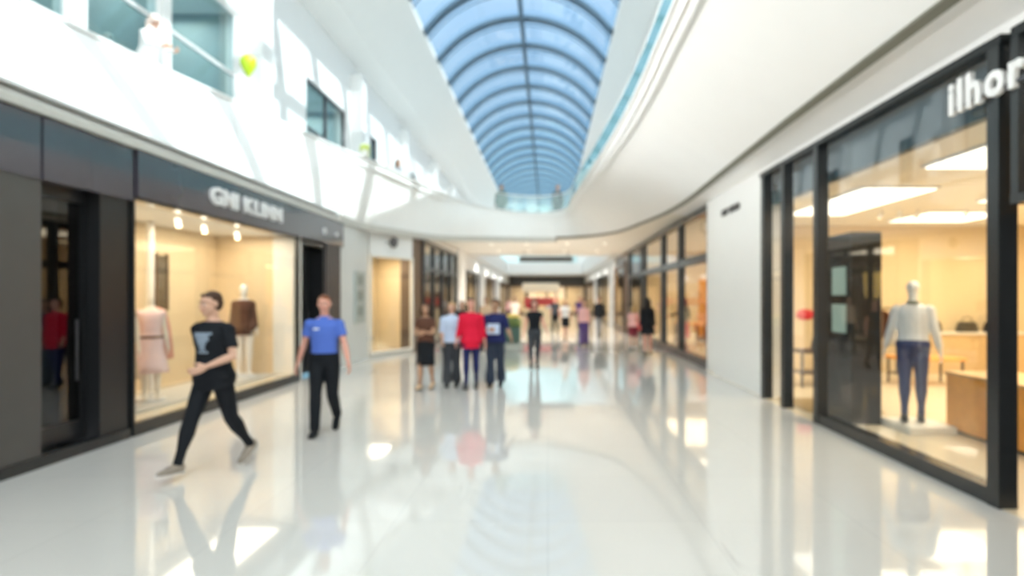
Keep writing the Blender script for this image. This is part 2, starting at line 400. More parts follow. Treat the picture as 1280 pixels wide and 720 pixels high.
# ------------------------------------------------------------------ OPENING: ruled parapet band round the atrium void
pairs = [((-5.3, -8, 2.05), (-6.9, -8, 3.7)), ((-5.3, 3, 2.05), (-6.8, 3, 3.7)), ((-5.3, 7, 2.05), (-6.62, 7.3, 3.7)), ((-5.3, 8.9, 2.05), (-6.38, 9.4, 3.7)),
         ((-5.3, 11.4, 2.05), (-5.9, 11.9, 3.7)), ((-5.3, 13, 2.05), (-5.58, 13.5, 3.7)), ((-5.3, 15, 2.05), (-5.18, 15.4, 3.7)), ((-5.2, 17.3, 2.05), (-4.55, 17.8, 3.7)), ((-4.66, 18.9, 2.07), (-4.05, 20.2, 3.65)),
         ((-4.0, 20.7, 2.1), (-3.5, 22.2, 3.6)), ((-3.4, 22.3, 2.2), (-2.85, 23.3, 3.5)), ((-2.5, 23.6, 2.32), (-2.0, 23.9, 3.4)), ((-1, 24.1, 2.35), (-.9, 24.1, 3.3)),
         ((.3, 24.1, 2.35), (.1, 24.0, 3.3)), ((1.4, 23.3, 2.33), (.66, 23.5, 3.35)), ((2.35, 21.4, 2.3), (.88, 21, 3.4)), ((2.85, 18.8, 2.3), (1.1, 17.8, 3.4)), ((3.15, 16.6, 2.3), (1.28, 15, 3.4)),
         ((3.25, 14.5, 2.3), (1.42, 12.5, 3.4)), ((3.16, 11, 2.3), (1.5, 10, 3.4)), ((3.08, 8, 2.3), (1.5, 7.5, 3.4)), ((3.06, 4, 2.3), (1.5, 4, 3.4)), ((3.06, -8, 2.3), (1.5, -8, 3.4))]
def cr_spline(P, k=6):
    out = []
    n = len(P)
    for i in range(n-1):
        p0, p1, p2, p3 = P[max(i-1, 0)], P[i], P[i+1], P[min(i+2, n-1)]
        l1 = (p2-p1).length or 1; m1 = (p2-p0)/((p2-p0).length or 1)*l1*.95; m2 = (p3-p1)/((p3-p1).length or 1)*l1*.95
        for j in range(k):
            t = j/k; out.append(p1*(2*t**3-3*t*t+1)+m1*(t**3-2*t*t+t)+p2*(-2*t**3+3*t*t)+m2*(t**3-t*t))
    out.append(P[-1]); return out
def lift(i, a):      # the right-hand edge sits a little higher and wider
    k = 1+.05*min(1, max(0, (i-14)/2)); return Vector((a[0]*k, a[1]*k, a[2]*k+EYE))
bot = cr_spline([lift(i, a) for i, (a, b) in enumerate(pairs)])
top = cr_spline([Vector((b[0], b[1], b[2]+EYE)) for a, b in pairs])
def strip(rows, m, name, smooth=False, parent=None):
    bm = B(); V = [[bm.verts.new(p) for p in r] for r in rows]
    for a, b in zip(V, V[1:]):
        for i in range(len(a)-1): bm.faces.new((a[i], a[i+1], b[i+1], b[i]))
    return struct(name, bm, m, parent, smooth)
def outward(curve, i):
    d = curve[min(i+1, len(curve)-1)]-curve[max(i-1, 0)]; d.z = 0; d.normalize(); return Vector((-d.y, d.x, 0))   # left of travel = away from the void
def ring(curve_a, curve_b, name, m, t=.16, smooth=True, parent=None, i0=0, i1=None):
    """closed ruled wall of thickness t between two curves"""
    bm = B(); rows = []
    i1 = i1 or len(curve_a)
    for i in range(i0, i1):
        n = outward(curve_b, i)*t
        a, b = curve_a[i], curve_b[i]
        rows.append([bm.verts.new(a), bm.verts.new(b), bm.verts.new(b+n), bm.verts.new(a+n+Vector((0, 0, .02)))])
    for r0, r1 in zip(rows, rows[1:]):
        for k in range(4): bm.faces.new((r0[k], r0[(k+1) % 4], r1[(k+1) % 4], r1[k]))
    bm.faces.new(rows[0]); bm.faces.new(rows[-1][::-1])
    o = struct(name, bm, m, parent)
    return o
NB = len(bot)
iL = 7*6; iR = 17*6       # spline indices where the left curve starts and the right curve ends
ring(bot, top, 'wall_parapet', M_parapet)
# ledge cap, projecting rail and cornice lip
cap0 = [p+Vector((0, 0, .0)) for p in top]; cap1 = [p+Vector((0, 0, .05)) for p in top]
ring([p-outward(top, i)*.05 for i, p in enumerate(cap0)], [p-outward(top, i)*.05 for i, p in enumerate(cap1)], 'trim_6', M_white, .28)
lo = [p-outward(top, i)*.03-Vector((0, 0, .16))+(bot[i]-top[i])*.02 for i, p in enumerate(top)]
ring(lo, [p+Vector((0, 0, .05)) for p in lo], 'trim_7', M_parapet, .06)
# grey cornice under the left parapet
strip([[Vector((-5.13, y, Z_T)), Vector((-5.13, y, 3.70)), Vector((-5.30, y, 3.82)), Vector((-5.6, y, 3.82)), Vector((-5.6, y, Z_T)), Vector((-5.13, y, Z_T))] for y in (-8, 15.5)], M_cornice, 'trim_8')
ring([p+Vector((0, 0, -.16))-outward(bot, i)*.12*max(0, 1-max(0, i-37)/41) for i, p in enumerate(bot)], [p+Vector((0, 0, .03))-outward(bot, i)*.12*max(0, 1-max(0, i-37)/41) for i, p in enumerate(bot)], 'trim_9', M_cornice, .3, i0=6*6+1, i1=13*6+1)
# dark shadow-gap round the void on the right
g0 = [p+outward(bot, i)*.0+Vector((0, 0, -.03)) for i, p in enumerate(bot)]
bm = B(); rows = []
for i in range(13*6, NB):
    n = outward(bot, i); p = bot[i]
    rows.append([bm.verts.new(q) for q in (p-n*.02+Vector((0, 0, -.015)), p+n*.07+Vector((0, 0, -.055)), p+n*.07+Vector((0, 0, .05)), p-n*.02+Vector((0, 0, .04)))])
for r0, r1 in zip(rows, rows[1:]):
    for k in range(4): bm.faces.new((r0[k], r0[(k+1) % 4], r1[(k+1) % 4], r1[k]))
struct('trim_10', bm, M_groove)
# right soffit strip from the gap to the shop head
rows = []
for i in range(iR, NB):
    p = bot[i]; xo = 3.82 if p.y < 14.3 else 4.02
    rows.append([p+outward(bot, i)*.07, Vector((xo, p.y, ZR+.09 if p.y < 14.3 else 4.04)), Vector((xo, p.y, 4.3)), p+outward(bot, i)*.07+Vector((0, 0, .2))])
strip(rows, M_rightpil, 'ceiling')
# cream bridge soffit
bm = B(); V = []
cpts = [i for i in range(NB) if iL <= i <= iR]
for i in cpts:
    p = bot[i]
    if i <= 9*6: q = Vector((-5.6, p.y+(33-22)*max(0, (i-iL)/(9*6-iL)), 4.05))
    elif i >= 15*6: q = Vector((4.6, 33-(33-bot[iR].y)*(i-15*6)/(iR-15*6), 4.05))
    else: q = Vector((-5.6+10.2*(i-9*6)/(6*6), 33, 4.05))
    V.append((bm.verts.new(p+Vector((0, 0, .01))), bm.verts.new(q)))
for a_, b_ in zip(V, V[1:]): bm.faces.new((a_[0], a_[1], b_[1], b_[0]))
struct('ceiling', bm, M_bridge)
struct('ceiling', box(B(), -5.6, 4.6, 32.8, 33.0, 4.0, 4.5), M_white)
# upper walkway floor
bm = B(); rows = []
for i, p in enumerate(top):
    q = p+outward(top, i)*(.15+.65*max(0, (bot[i]-p).dot(outward(top, i)))); q.z = 4.75
    if q.x < -2.9 and p.y < 21.9: o_ = Vector((-7.25, q.y, 4.75))
    elif p.y > 21.5: o_ = Vector((-7.25+(q.x+3.2)/4.1*11.1, 33, 4.75)); o_.x = max(-7.25, min(3.85, o_.x))
    else: o_ = Vector((3.85, q.y, 4.75))
    rows.append((q, o_))
V = [(bm.verts.new(a), bm.verts.new(b)) for a, b in rows]
for a, b in zip(V, V[1:]): bm.faces.new((a[0], a[1], b[1], b[0]))
struct('floor', bm, M_pale)
bm = B(); box(bm, -7.3, -6, 21.5, 33, 4.70, 4.74); box(bm, 2.5, 3.9, 20, 33, 4.70, 4.74); struct('floor', bm, M_pale)
# second void beyond the bridge
struct('ceiling', box(B(), -7.3, -4.0, 33, 66, 4.05, 4.45), M_white)
struct('ceiling', box(B(), 3.4, 4.6, 33, 66, 4.05, 4.45), M_white)
struct('ceiling', box(B(), -7.3, 4.6, 60, 80, 4.06, 4.44), M_white)
struct('wall_parapet', box(B(), -4.12, -3.97, 33.1, 60, 4.03, 5.15), M_white)
struct('wall_parapet', box(B(), 3.37, 3.52, 33.1, 60, 4.03, 5.15), M_white)
struct('wall_parapet', box(B(), -4.1, 3.5, 59.96, 60.12, 4.03, 5.15), M_white)
struct('wall_parapet', box(B(), -4.1, 3.5, 32.9, 33.05, 4.03, 5.15), M_white)

# glass balustrades: right side and bridge, panel by panel
rail = sempty('trim_11', (0, 0, 5.2))
def rail_pt(i, off=.08): return top[i]+outward(top, i)*off
idx = list(range(11*6, NB, 3))
for a, b in zip(idx, idx[1:]):
    p, q = rail_pt(a), rail_pt(b); L = (q-p).length
    n = max(1, round(L/1.5))
    for k in range(n):
        u, v = p.lerp(q, k/n), p.lerp(q, (k+1)/n); d = (v-u).normalized()*.02
        bm = seg(B(), u+d, v-d, (u.z+v.z)/2-5.2+.05, (u.z+v.z)/2-5.2+.67, -.008, .008); link('glass_panel', bm, G_rail if u.x > .9 else G_railb, rail)
        c = u; bm = box(B(), c.x-.03, c.x+.03, c.y-.03, c.y+.03, u.z-5.2+.05, u.z-5.2+.17); link('clamp', bm, M_gunmetal, rail)
bm = B(); loft(bm, [rail_pt(i)+Vector((0, 0, .65-5.2+.05)) for i in range(11*6, NB)], [.022]*(NB-66), 8, ref=(0, 0, 1)); link('handrail', bm, M_whitemetal, rail)

# ------------------------------------------------------------------ UPPER WALLS
XU = -7.2
ups = [(-7.5, -3.2), (-2.8, 2.0), (2.4, 6.2), (6.5, 9.3), (9.6, 11.5), (11.75, 14.3), (18.3, 21.9), (24.9, 25.9), (30.6, 33.6), (39, 41.5), (47, 49.5), (55, 57.5), (63, 65), (71, 73)]
zt = 6.6+EYE
prev = -8
for a, b in ups:
    if a > prev: struct('wall_left', box(B(), XU-.3, XU, prev, a, 4.4, zt), M_white)
    prev = b
struct('wall_left', box(B(), XU-.3, XU, prev, 80, 4.4, zt), M_white)
struct('wall_left', box(B(), XU-.3, XU, -8, 80, zt, 8.7+EYE), M_white)
for a, b in ups:
    storefront((XU-.1, a), (XU-.1, b), 4.75, zt, (.02, .98) if b-a < 3 else (.015, .5, .985), G_upper, M_whitemetal if b < 15 else M_gunmetal, fw=.08, depth=.1, rails=(6.9,))
    struct('wall_back', box(B(), XU-2.6, XU-2.5, a-.1, b+.1, 4.4, zt+.1), M_darkroom)
    struct('wall_far', box(B(), XU-2.5, XU-.3, b, b+.1, 4.4, zt+.1), M_darkroom)
    struct('ceiling', box(B(), XU-2.5, XU-.3, a, b, zt, zt+.1), M_white)
    struct('wall_near', box(B(), XU-2.5, XU-.3, a-.1, a, 4.4, zt+.1), M_darkroom)
for y0, y1 in ((-2.8, 2), (2.4, 6.2), (6.5, 9.3), (9.6, 14.3), (18.3, 21.9)):
    area('upper_shop_fill', (XU-1.3, (y0+y1)/2, 8.2), 1.2, y1-y0-.4, 16*(y1-y0), (1, .96, .9))  # fill added to lighten the rooms behind the upper glass
# wall piers
for y in (-7, .0, 14.6, 22.4, 29.8, 37.2, 44.6, 52, 59.4, 66.8, 74):
    bm = B(); box(bm, XU, XU+.42, y, y+.55, 4.45, 9.9); struct('wall_pier', bm, M_white)
# cove to the roof edge
for s, xw, xe, h0 in ((-1, XU, -4.75, 8.6), (1, 3.8, 2.5, 9.0)):
    rows = []
    for y in (-8, 80):
        rows.append([Vector((xw, y, h0+EYE)), Vector((xw+(xe-xw)*.35, y, h0+EYE+.25)), Vector((xe, y, 10.05+EYE)), Vector((xe, y, 10.35+EYE)), Vector((xe+s*.35, y, 10.35+EYE)), Vector((xw+s*.3, y, h0+EYE+.5))])
    strip(rows, M_white, 'ceiling')
struct('wall_right', box(B(), 3.8, 4.1, -8, 80, 4.4, 9.3+EYE), M_rightpil)
for y in (-6, 3, 12, 20.5, 29, 37.5, 46, 54, 62, 70):
    struct('wall_pier', box(B(), 3.45, 3.8, y, y+.6, 4.45, 10.3), M_rightpil)
struct('ceiling', box(B(), 3.87, 12, -8, 80, 4.5, 4.6), M_white); struct('ceiling', box(B(), -12, XU-2.7, -8, 80, 4.5, 4.6), M_white); struct('wall_right', box(B(), 12, 12.1, -8, 80, 0, 4.6), M_white); struct('wall_left', box(B(), -12.1, -12, -8, 80, 0, 4.6), M_white)  # unseen slabs and outer walls added to stop light leaking in above the shops
# ends
storefront((-7.2, -8.05), (3.8, -8.05), 0, 11.9, (.003, .2, .4, .6, .8, .997), G_clear, M_whitemetal, fw=.1, depth=.12, rails=(3.0, 6.0, 9.0))   # unseen glazed end added behind the camera to let daylight in
struct('floor', box(B(), -30, 30, -40, -8, -.16, -.01), M_pale)  # unseen paving outside, added to bounce daylight inwards
M_aqua = mat('pale_aqua_wall', (.66, .82, .82), .5, noise=.02)
struct('wall_far', box(B(), -7.5, 4.1, 80, 80.2, 4.4, 14.0), M_aqua)
struct('floor', box(B(), XU-2.5, XU-.1, -8, 80, 4.65, 4.75), M_pale)

# ------------------------------------------------------------------ vaulted skylight
xc, hw, zs, rise = -1.125, 3.625, 10.2+EYE, 1.85
Rr = (hw*hw+rise*rise)/(2*rise); a_m = math.asin(hw/Rr)
def arc(t, dr=0):
    a = -a_m+2*a_m*t; return (xc+(Rr+dr)*math.sin(a), zs+rise-Rr+(Rr+dr)*math.cos(a))
sky = sempty('window_60', (0, 0, zs))
def arch_bm(y, wdt, dep, n=28, dr=0):
    bm = B(); rows = []
    for k in range(n+1):
        x0, z0 = arc(k/n, dr-dep); x1, z1 = arc(k/n, dr)
        rows.append([bm.verts.new(p) for p in ((x0, y-wdt/2, z0-zs), (x0, y+wdt/2, z0-zs), (x1, y+wdt/2, z1-zs), (x1, y-wdt/2, z1-zs))])
    for r0, r1 in zip(rows, rows[1:]):
        for k in range(4): bm.faces.new((r0[k], r0[(k+1) % 4], r1[(k+1) % 4], r1[k]))
    bm.faces.new(rows[0]); bm.faces.new(rows[-1][::-1]); return bm
rib0 = link('rib', arch_bm(0, .52, .11), M_steel, sky); y = -7.2; rib0.location = (0, y, 0)
thin0 = link('glazing_bar', arch_bm(0, .035, .05), M_steel, sky); thin0.location = (0, y+1.4, 0)
ys = []
while y < 78:
    y += 2.8; c = rib0.copy(); COL.objects.link(c); c.location = (0, y, 0); c.parent = sky
    c = thin0.copy(); COL.objects.link(c); c.location = (0, y+.75, 0); c.parent = sky
for t in (.5,):
    x, z = arc(t, -.1); bm = box(B(), x-.09, x+.09, -8, 80, z-zs-.16, z-zs+.1); link('ridge_beam', bm, M_steel, sky)
bm = B(); n = 28; rows = []
for k in range(n+1):
    x, z = arc(k/n, .03); x1, z1 = arc(k/n, .05)
    rows.append([bm.verts.new(q) for q in ((x, -8, z-zs), (x, 80, z-zs), (x1, 80, z1-zs), (x1, -8, z1-zs))])
for r0, r1 in zip(rows, rows[1:]):
    for k in range(4): bm.faces.new((r0[k], r0[(k+1) % 4], r1[(k+1) % 4], r1[k]))
link('glass_vault', bm, G_roof, sky)

# ------------------------------------------------------------------ far end wall, ground level
struct('wall_far', box(B(), -9, 9, 66, 66.3, 3.1, 4.1), M_charcoal)
storefront((-4.3, 66.1), (4.0, 66.1), 0, 3.1, (.01, .25, .5, .75, .99), G_clear, M_bronze, fw=.2, depth=.2)
struct('floor', box(B(), -4.3, 4.0, 66.0, 70, -.1, 0.0), M_shopfloor)
struct('wall_far', box(B(), -4.4, 4.2, 70, 70.2, 0, 3.2), M_tan); struct('ceiling', box(B(), -4.4, 4.2, 66.3, 70, 3.12, 3.2), M_shopceil)
struct('wall_far', box(B(), -4.5, -4.35, 66.3, 70, 0, 3.2), M_brown); struct('wall_far', box(B(), 4.05, 4.2, 66.3, 70, 0, 3.2), M_brown)
area('shop_lamp', (0, 68, 3.05), 7, 2, 161)

exec_parts = True
# slim uplight strips added unseen behind the left cornice to brighten the opposite soffit
struct('fill_housing', box(B(), -5.36, -5.2, -6, 15.3, 3.83, 3.86), M_whitemetal)  # unseen housing added for the strips
def uplight(loc, sx, sy, p, d, spread):
    o = area('fill_uplight', loc, sx, sy, p, (1, .99, .97), d); o.data.spread = R(spread); return o
for y0, y1 in ((-6, 1), (1, 8), (8, 15)):
    o = uplight((-5.22, (y0+y1)/2, 3.90), .06, y1-y0, 66, (1, 0, .30), 64)
    o.rotation_euler = (Matrix(((0, 0, 1), (0, 1, 0), (-1, 0, 0))) @ Matrix.Rotation(0, 3, 'Y')).to_euler()
    o.rotation_euler = Matrix.Rotation(-R(90+17), 3, 'Y').to_euler()
# ------------------------------------------------------------------ PEOPLE
def skinmat(name, c): return mat(name, c, .5, noise=.04, scale=30)
SK1 = skinmat('skin_light', (.60, .36, .26)); SK2 = skinmat('skin_rosy', (.66, .33, .25)); SK3 = skinmat('skin_tan', (.42, .24, .15))
M_eye = mat('eye_dark', (.03, .02, .02), .2, noise=.01); M_eyew = mat('eye_white', (.75, .73, .7), .3, noise=.01); M_lip = mat('lips', (.45, .16, .14), .4, noise=.02)
def fabric(name, c, rough=.85): return mat(name, c, rough, noise=.08, scale=25, bump=.08, spec=.2)
HAIR = {'brown': fabric('hair_brown', (.06, .032, .02), .5), 'black': fabric('hair_black', (.012, .010, .010), .45), 'ginger': fabric('hair_ginger', (.20, .07, .03), .5), 'blond': fabric('hair_blond', (.40, .26, .12), .5)}

def person(name, label, loc, rz=0, height=1.75, fem=False, skin=None, hair='brown', hairstyle='short', legs=((0, 0), (0, 0)), arms=None, lean=0, headyaw=0,
           headpitch=0, top=None, bottom=None, shoes=None, extras=(), vox=.010, cat='person', group=None, mannequin=False, headless=False, print_m=None, bulk=1.0):
    """faces -Y at rz 0. legs: (thigh fwd deg, knee bend deg) for right (-x) and left (+x); arms: (swing fwd, spread, elbow, inward) likewise"""
    root = thing(name, label, cat, (0, 0, 0), 0, group)
    s = height/1.75; skin = skin or SK1
    arms = arms or ((0, 8, 12, 0), (0, 8, 12, 0))
    hipz = .93; hx = .088
    def legpts(side, a, b):
        a, b = R(a), R(b); hip = Vector((side*hx, 0, hipz-.02))
        kn = hip+Vector((side*.006, -math.sin(a), -math.cos(a))).normalized()*.43
        an = kn+Vector((0, -math.sin(a-b), -math.cos(a-b)))*.41
        return hip, kn, an, a-b
    LG = [legpts(-1, *legs[0]), legpts(1, *legs[1])]
    low = min(l[2].z for l in LG); dz = .085-low
    # feet that are above the lowest one keep the toe near the ground
    T = Matrix.Translation((0, 0, dz))
    pel = Vector((0, 0, hipz+dz))
    TL = T @ Matrix.Translation((0, 0, hipz)) @ Matrix.Rotation(R(lean), 4, 'X') @ Matrix.Translation((0, 0, -hipz))
    up = lambda v: TL @ Vector(v)
    LG = [(T @ h, T @ k, T @ a, r) for h, k, a, r in LG]
    SW = .155 if fem else .178
    def armpts(side, sw, sp, el, inw):
        sh = Vector((side*SW, .005, 1.402)); sw, sp, el, inw = R(sw), R(sp), R(el), R(inw)
        d = Vector((side*math.sin(sp), -math.sin(sw)*math.cos(sp), -math.cos(sw)*math.cos(sp))).normalized()
        e_ = sh+d*.285
        f_ = d.copy(); ax = Vector((-1, 0, 0)); f_ = Matrix.Rotation(el, 3, ax) @ f_
        f_ = Matrix.Rotation(side*inw*(-1), 3, Vector((0, 0, 1))) @ f_
        w_ = e_+f_*.25
        return up(sh), up(e_), up(w_), (TL.to_3x3() @ f_).normalized()
    AR = [armpts(-1, *arms[0]), armpts(1, *arms[1])]
    ww = (.128 if fem else .142)*bulk
    rings = [(.82, .10, .08, 0), (.86, .155, .105, .0), (.93, (.175 if fem else .165)*bulk, .12*bulk, .005), (1.0, .152*bulk, .108*bulk, 0), (1.08, ww, .095*bulk, -.004),
             (1.17, ww*1.06, .10*bulk, -.006), (1.27, .155*bulk, (.118 if fem else .112)*bulk, -.01), (1.35, .168, .11, -.002), (1.41, .152, .088, .006), (1.45, .105, .068, .012), (1.49, .056, .056, .015)]
    hc = Vector((0, -.008, 1.635)); HR = Matrix.Rotation(R(headyaw), 3, 'Z') @ Matrix.Rotation(R(headpitch), 3, 'X')
    HR3 = TL.to_3x3() @ HR
    hp = lambda v: up(hc)+HR3 @ Vector(v)
    fin = lambda p: p*s
    def place(bm): bmesh.ops.scale(bm, verts=bm.verts[:], vec=(s, s, s)); return bm
    # --- body, one continuous surface
    bm = B()
    loft(bm, [up((0, y, z)) for z, a, b, y in rings], [(a, b) for z, a, b, y in rings], 20)
    for (sh, e_, w_, f_), side in zip(AR, (-1, 1)):
        k = .9 if fem else 1.0
        loft(bm, [sh-(sh-e_).normalized()*-.01+Vector((-side*.03, 0, 0)), sh.lerp(e_, .08), sh.lerp(e_, .4), sh.lerp(e_, .85), e_, e_.lerp(w_, .25), e_.lerp(w_, .7), w_, w_+f_*.02],
             [.044*k, .048*k, .044*k, .038*k, .038*k, .041*k, .031*k, (.026*k, .022*k), .024*k], 12, ref=(0, 1, 0))
        # hand: palm + five fingers, palm towards the body
        med = Vector((-side, 0, 0)); n = (med-f_*med.dot(f_)).normalized(); wd = f_.cross(n)
        if wd.dot(Vector((0, -1, 0))) < 0: wd = -wd
        loft(bm, [w_, w_+f_*.03, w_+f_*.07, w_+f_*.095], [(.026, .020), (.038, .019), (.043, .017), (.040, .013)], 12, ref=wd)
        for q, (o_, ln) in enumerate(((.030, .072), (.010, .080), (-.010, .075), (-.030, .058))):
            b0 = w_+f_*.088+wd*o_; d1 = (f_+n*.25+wd*o_*1.5).normalized(); d2 = (f_+n*.75).normalized(); d3 = (f_*.7+n).normalized()
            p = [b0-f_*.02, b0, b0+d1*ln*.45, b0+d1*ln*.45+d2*ln*.32, b0+d1*ln*.45+d2*ln*.32+d3*ln*.25]
            loft(bm, p, [.009, .0095, .009, .008, .0062], 8, ref=wd)
        b0 = w_+f_*.025+wd*.028; d1 = (f_*.75+wd*.8+n*.3).normalized(); d2 = (f_+wd*.25+n*.35).normalized()
        loft(bm, [b0-d1*.02, b0, b0+d1*.035, b0+d1*.035+d2*.028, b0+d1*.035+d2*.05], [.012, .014, .011, .010, .007], 8, ref=n)
    for (h, k, a, r), side in zip(LG, (-1, 1)):
        loft(bm, [h+Vector((-side*.01, 0, .04)), h.lerp(k, .12), h.lerp(k, .5), h.lerp(k, .88), k, k.lerp(a, .12), k.lerp(a, .33), k.lerp(a, .7), a.lerp(k, .06), a-Vector((0, 0, .02))],
             [(.09, .10), (.088, .095), (.072, .078), (.054, .058), (.052, .055), (.05, .054), (.055, .062), (.04, .042), (.034, .038), .034], 14)
        fp = max(r, -R(55)) if r < 0 else r*.3
        fd = Vector((0, -math.cos(fp*.8), math.sin(fp*.8))); fu = Vector((0, math.sin(fp*.8), math.cos(fp*.8)))
        loft(bm, [a-fd*.055-fu*.045, a-fd*.02-fu*.04, a+fd*.05-fu*.045, a+fd*.12-fu*.058, a+fd*.17-fu*.062, a+fd*.195-fu*.065],
             [(.025, .028), (.034, .036), (.038, .036), (.042, .024), (.036, .018), (.018, .012)], 12)
    nk = up((0, .016, 1.44))
    loft(bm, [nk, up((0, .012, 1.50)), hp((0, .02, -.06)), hp((0, .015, .0))], [.062, .052*(.88 if fem else 1), .052*(.88 if fem else 1), .05], 14)
    if not headless:
        ell(bm, hp((0, .012, .032)), (.076, .096, .085), HR3); ell(bm, hp((0, -.018, -.035)), (.060, .074, .078), HR3)
        ell(bm, hp((0, -.066, -.098)), (.022, .022, .017), HR3)
        if not mannequin:
            ell(bm, hp((0, -.074, .026)), (.050, .020, .013), HR3)
            loft(bm, [hp((0, -.082, .014)), hp((0, -.100, -.008)), hp((0, -.112, -.026)), hp((0, -.096, -.036))], [.007, .010, .014, .012], 8)
            for q in (-1, 1):
                ell(bm, hp((q*.077, .008, -.005)), (.009, .019, .031), HR3); ell(bm, hp((q*.036, -.070, -.022)), (.022, .018, .017), HR3)
            ell(bm, hp((0, -.086, -.058)), (.026, .011, .010), HR3)
    link_me('body', remesh(place(bm), max(vox*.62, .0058)*s, 2), skin, root)
    if not headless and not mannequin and vox < .015:
        for q in (-1, 1):
            bm = B(); ell(bm, hp((q*.030, -.080, .004)), (.0135, .0085, .008), HR3, 10, 8); eo = link('eye', place(bm), M_eyew, root, True)
            bm = B(); ell(bm, hp((q*.030, -.0865, .004)), (.006, .0045, .006), HR3, 8, 6); link('iris', place(bm), M_eye, eo, True)
            bm = B(); loft(bm, [hp((q*.012, -.094, .026)), hp((q*.032, -.092, .031)), hp((q*.052, -.078, .025))], [.003, .0045, .003], 6); link('eyebrow', place(bm), HAIR[hair], root, True)
        bm = B(); loft(bm, [hp((-.026, -.086, -.058)), hp((-.010, -.097, -.055)), hp((0, -.0975, -.057)), hp((.010, -.097, -.055)), hp((.026, -.086, -.058))], [.003, .0065, .006, .0065, .003], 8, ref=(0, 0, 1)); link('lips', place(bm), M_lip, root, True)
    if not headless and hairstyle:
        bm = B()
        if hairstyle == 'scarf':
            ell(bm, hp((0, .022, .034)), (.094, .108, .096), HR3); ell(bm, hp((0, .045, -.06)), (.100, .085, .11), HR3)
            loft(bm, [hp((0, .03, -.09)), up((0, .01, 1.47)), up((0, .0, 1.38))], [(.085, .085), (.11, .10), (.17, .12)], 16)
            m_h = fabric('scarf_pink_white', (.80, .66, .60))
            link_me('headscarf', remesh(place(bm), .012), m_h, root)
        else:
            ell(bm, hp((0, .026, .046)), (.081, .094, .080), HR3); ell(bm, hp((0, .045, .0)), (.080, .078, .085), HR3)
            loft(bm, [hp((-.055, -.045, .085)), hp((0, -.068, .094)), hp((.055, -.045, .085))], [.014, .018, .014], 8)
            if hairstyle == 'long':
                loft(bm, [hp((0, .05, .03)), hp((0, .075, -.08)), hp((0, .085, -.17)), hp((0, .085, -.24))], [(.085, .05), (.09, .045), (.085, .035), (.05, .02)], 14)
                for q in (-1, 1): loft(bm, [hp((q*.072, .0, .04)), hp((q*.085, .01, -.04)), hp((q*.078, .02, -.13)), hp((q*.07, .03, -.19))], [.025, .03, .028, .012], 8)
            elif hairstyle == 'bun':
                ell(bm, hp((0, .10, .08)), (.04, .04, .04), HR3)
            link_me('hair', remesh(place(bm), max(vox, .009), 1), HAIR[hair], root)
    # --- clothes
    if top:
        m_t, hem, slv = top[0], top[1], top[2]      # hem height, sleeve fraction 0..2 (1 = elbow)
        nz_ = top[3] if len(top) > 3 else 1.462
        e_o = .017
        rr = [(hem, None), *[(z, (a+e_o, b+e_o, y)) for z, a, b, y in rings if hem < z < nz_]]
        def at(z):
            for (z0, a0, b0, y0), (z1, a1, b1, y1) in zip(rings, rings[1:]):
                if z0 <= z <= z1:
                    t = (z-z0)/(z1-z0); return (a0+(a1-a0)*t+e_o, b0+(b1-b0)*t+e_o, y0+(y1-y0)*t)
            return (.17, .13, 0)
        pts = [(z, v or at(max(hem, .93))) for z, v in rr]
        if hem < .93: pts = [(z, (v[0]+.034, v[1]+.036, v[2]) if z < .99 else ((v[0]+.018, v[1]+.02, v[2]) if z < 1.1 else v)) for z, v in pts]+[(nz_, at(nz_))]
        bm = B(); loft(bm, [up((0, v[2], z)) for z, v in pts], [(max(v[0], .15*bulk) if z < 1.25 and not fem else v[0], v[1]) for z, v in pts], 22)
        if slv:
            for (sh, e_, w_, f_), side in zip(AR, (-1, 1)):
                k = .9 if fem else 1.0
                P = [sh+Vector((-side*.035, 0, .0)), sh.lerp(e_, .06)]; Q = [.060*k, .068*k]
                if slv <= 1:
                    P += [sh.lerp(e_, .5*slv), sh.lerp(e_, slv)]; Q += [.061*k, .064*k]
                else:
                    P += [sh.lerp(e_, .5), e_, e_.lerp(w_, (slv-1)*.5), e_.lerp(w_, slv-1)]; Q += [.056*k, .051*k, .048*k, .040*k]
                loft(bm, P, Q, 14, ref=(0, 1, 0))
        so_ = link_me('shirt' if len(top) < 5 else top[4], remesh(place(bm), max(vox, .009)*s, 3), m_t, root)
        if len(top) > 5:                              # collar ring
            bm = B(); loft(bm, [up((0, .012, nz_-.02)), up((0, .008, nz_+.03))], [(.085, .08), (.066, .064)], 18); link('collar', place(bm), top[5], so_, True)
        if print_m:
            for mm, cells in print_m:
                bm = B(); e2 = e_o+.006
                for z0, z1, x0, x1 in cells:
                    g = []
                    for zz in (z0, z1):
                        a, b, y0 = at(zz); a += .004; b += .006; row = []
                        for q in range(7):
                            xx = x0+(x1-x0)*q/6; yy = -b*math.sqrt(max(0, 1-(xx/a)**2))+y0
                            row.append([bm.verts.new(up((xx, yy-dd, zz))) for dd in (0, .004)])
                        g.append(row)
                    for q in range(6):
                        for dd in (0, 1): bm.faces.new((g[0][q][dd], g[0][q+1][dd], g[1][q+1][dd], g[1][q][dd]))
                        for r_ in (0, 1): bm.faces.new((g[r_][q][0], g[r_][q+1][0], g[r_][q+1][1], g[r_][q][1]))
                    for q in (0, 6): bm.faces.new((g[0][q][0], g[1][q][0], g[1][q][1], g[0][q][1]))
                link('shirt_print', place(bm), mm, so_)
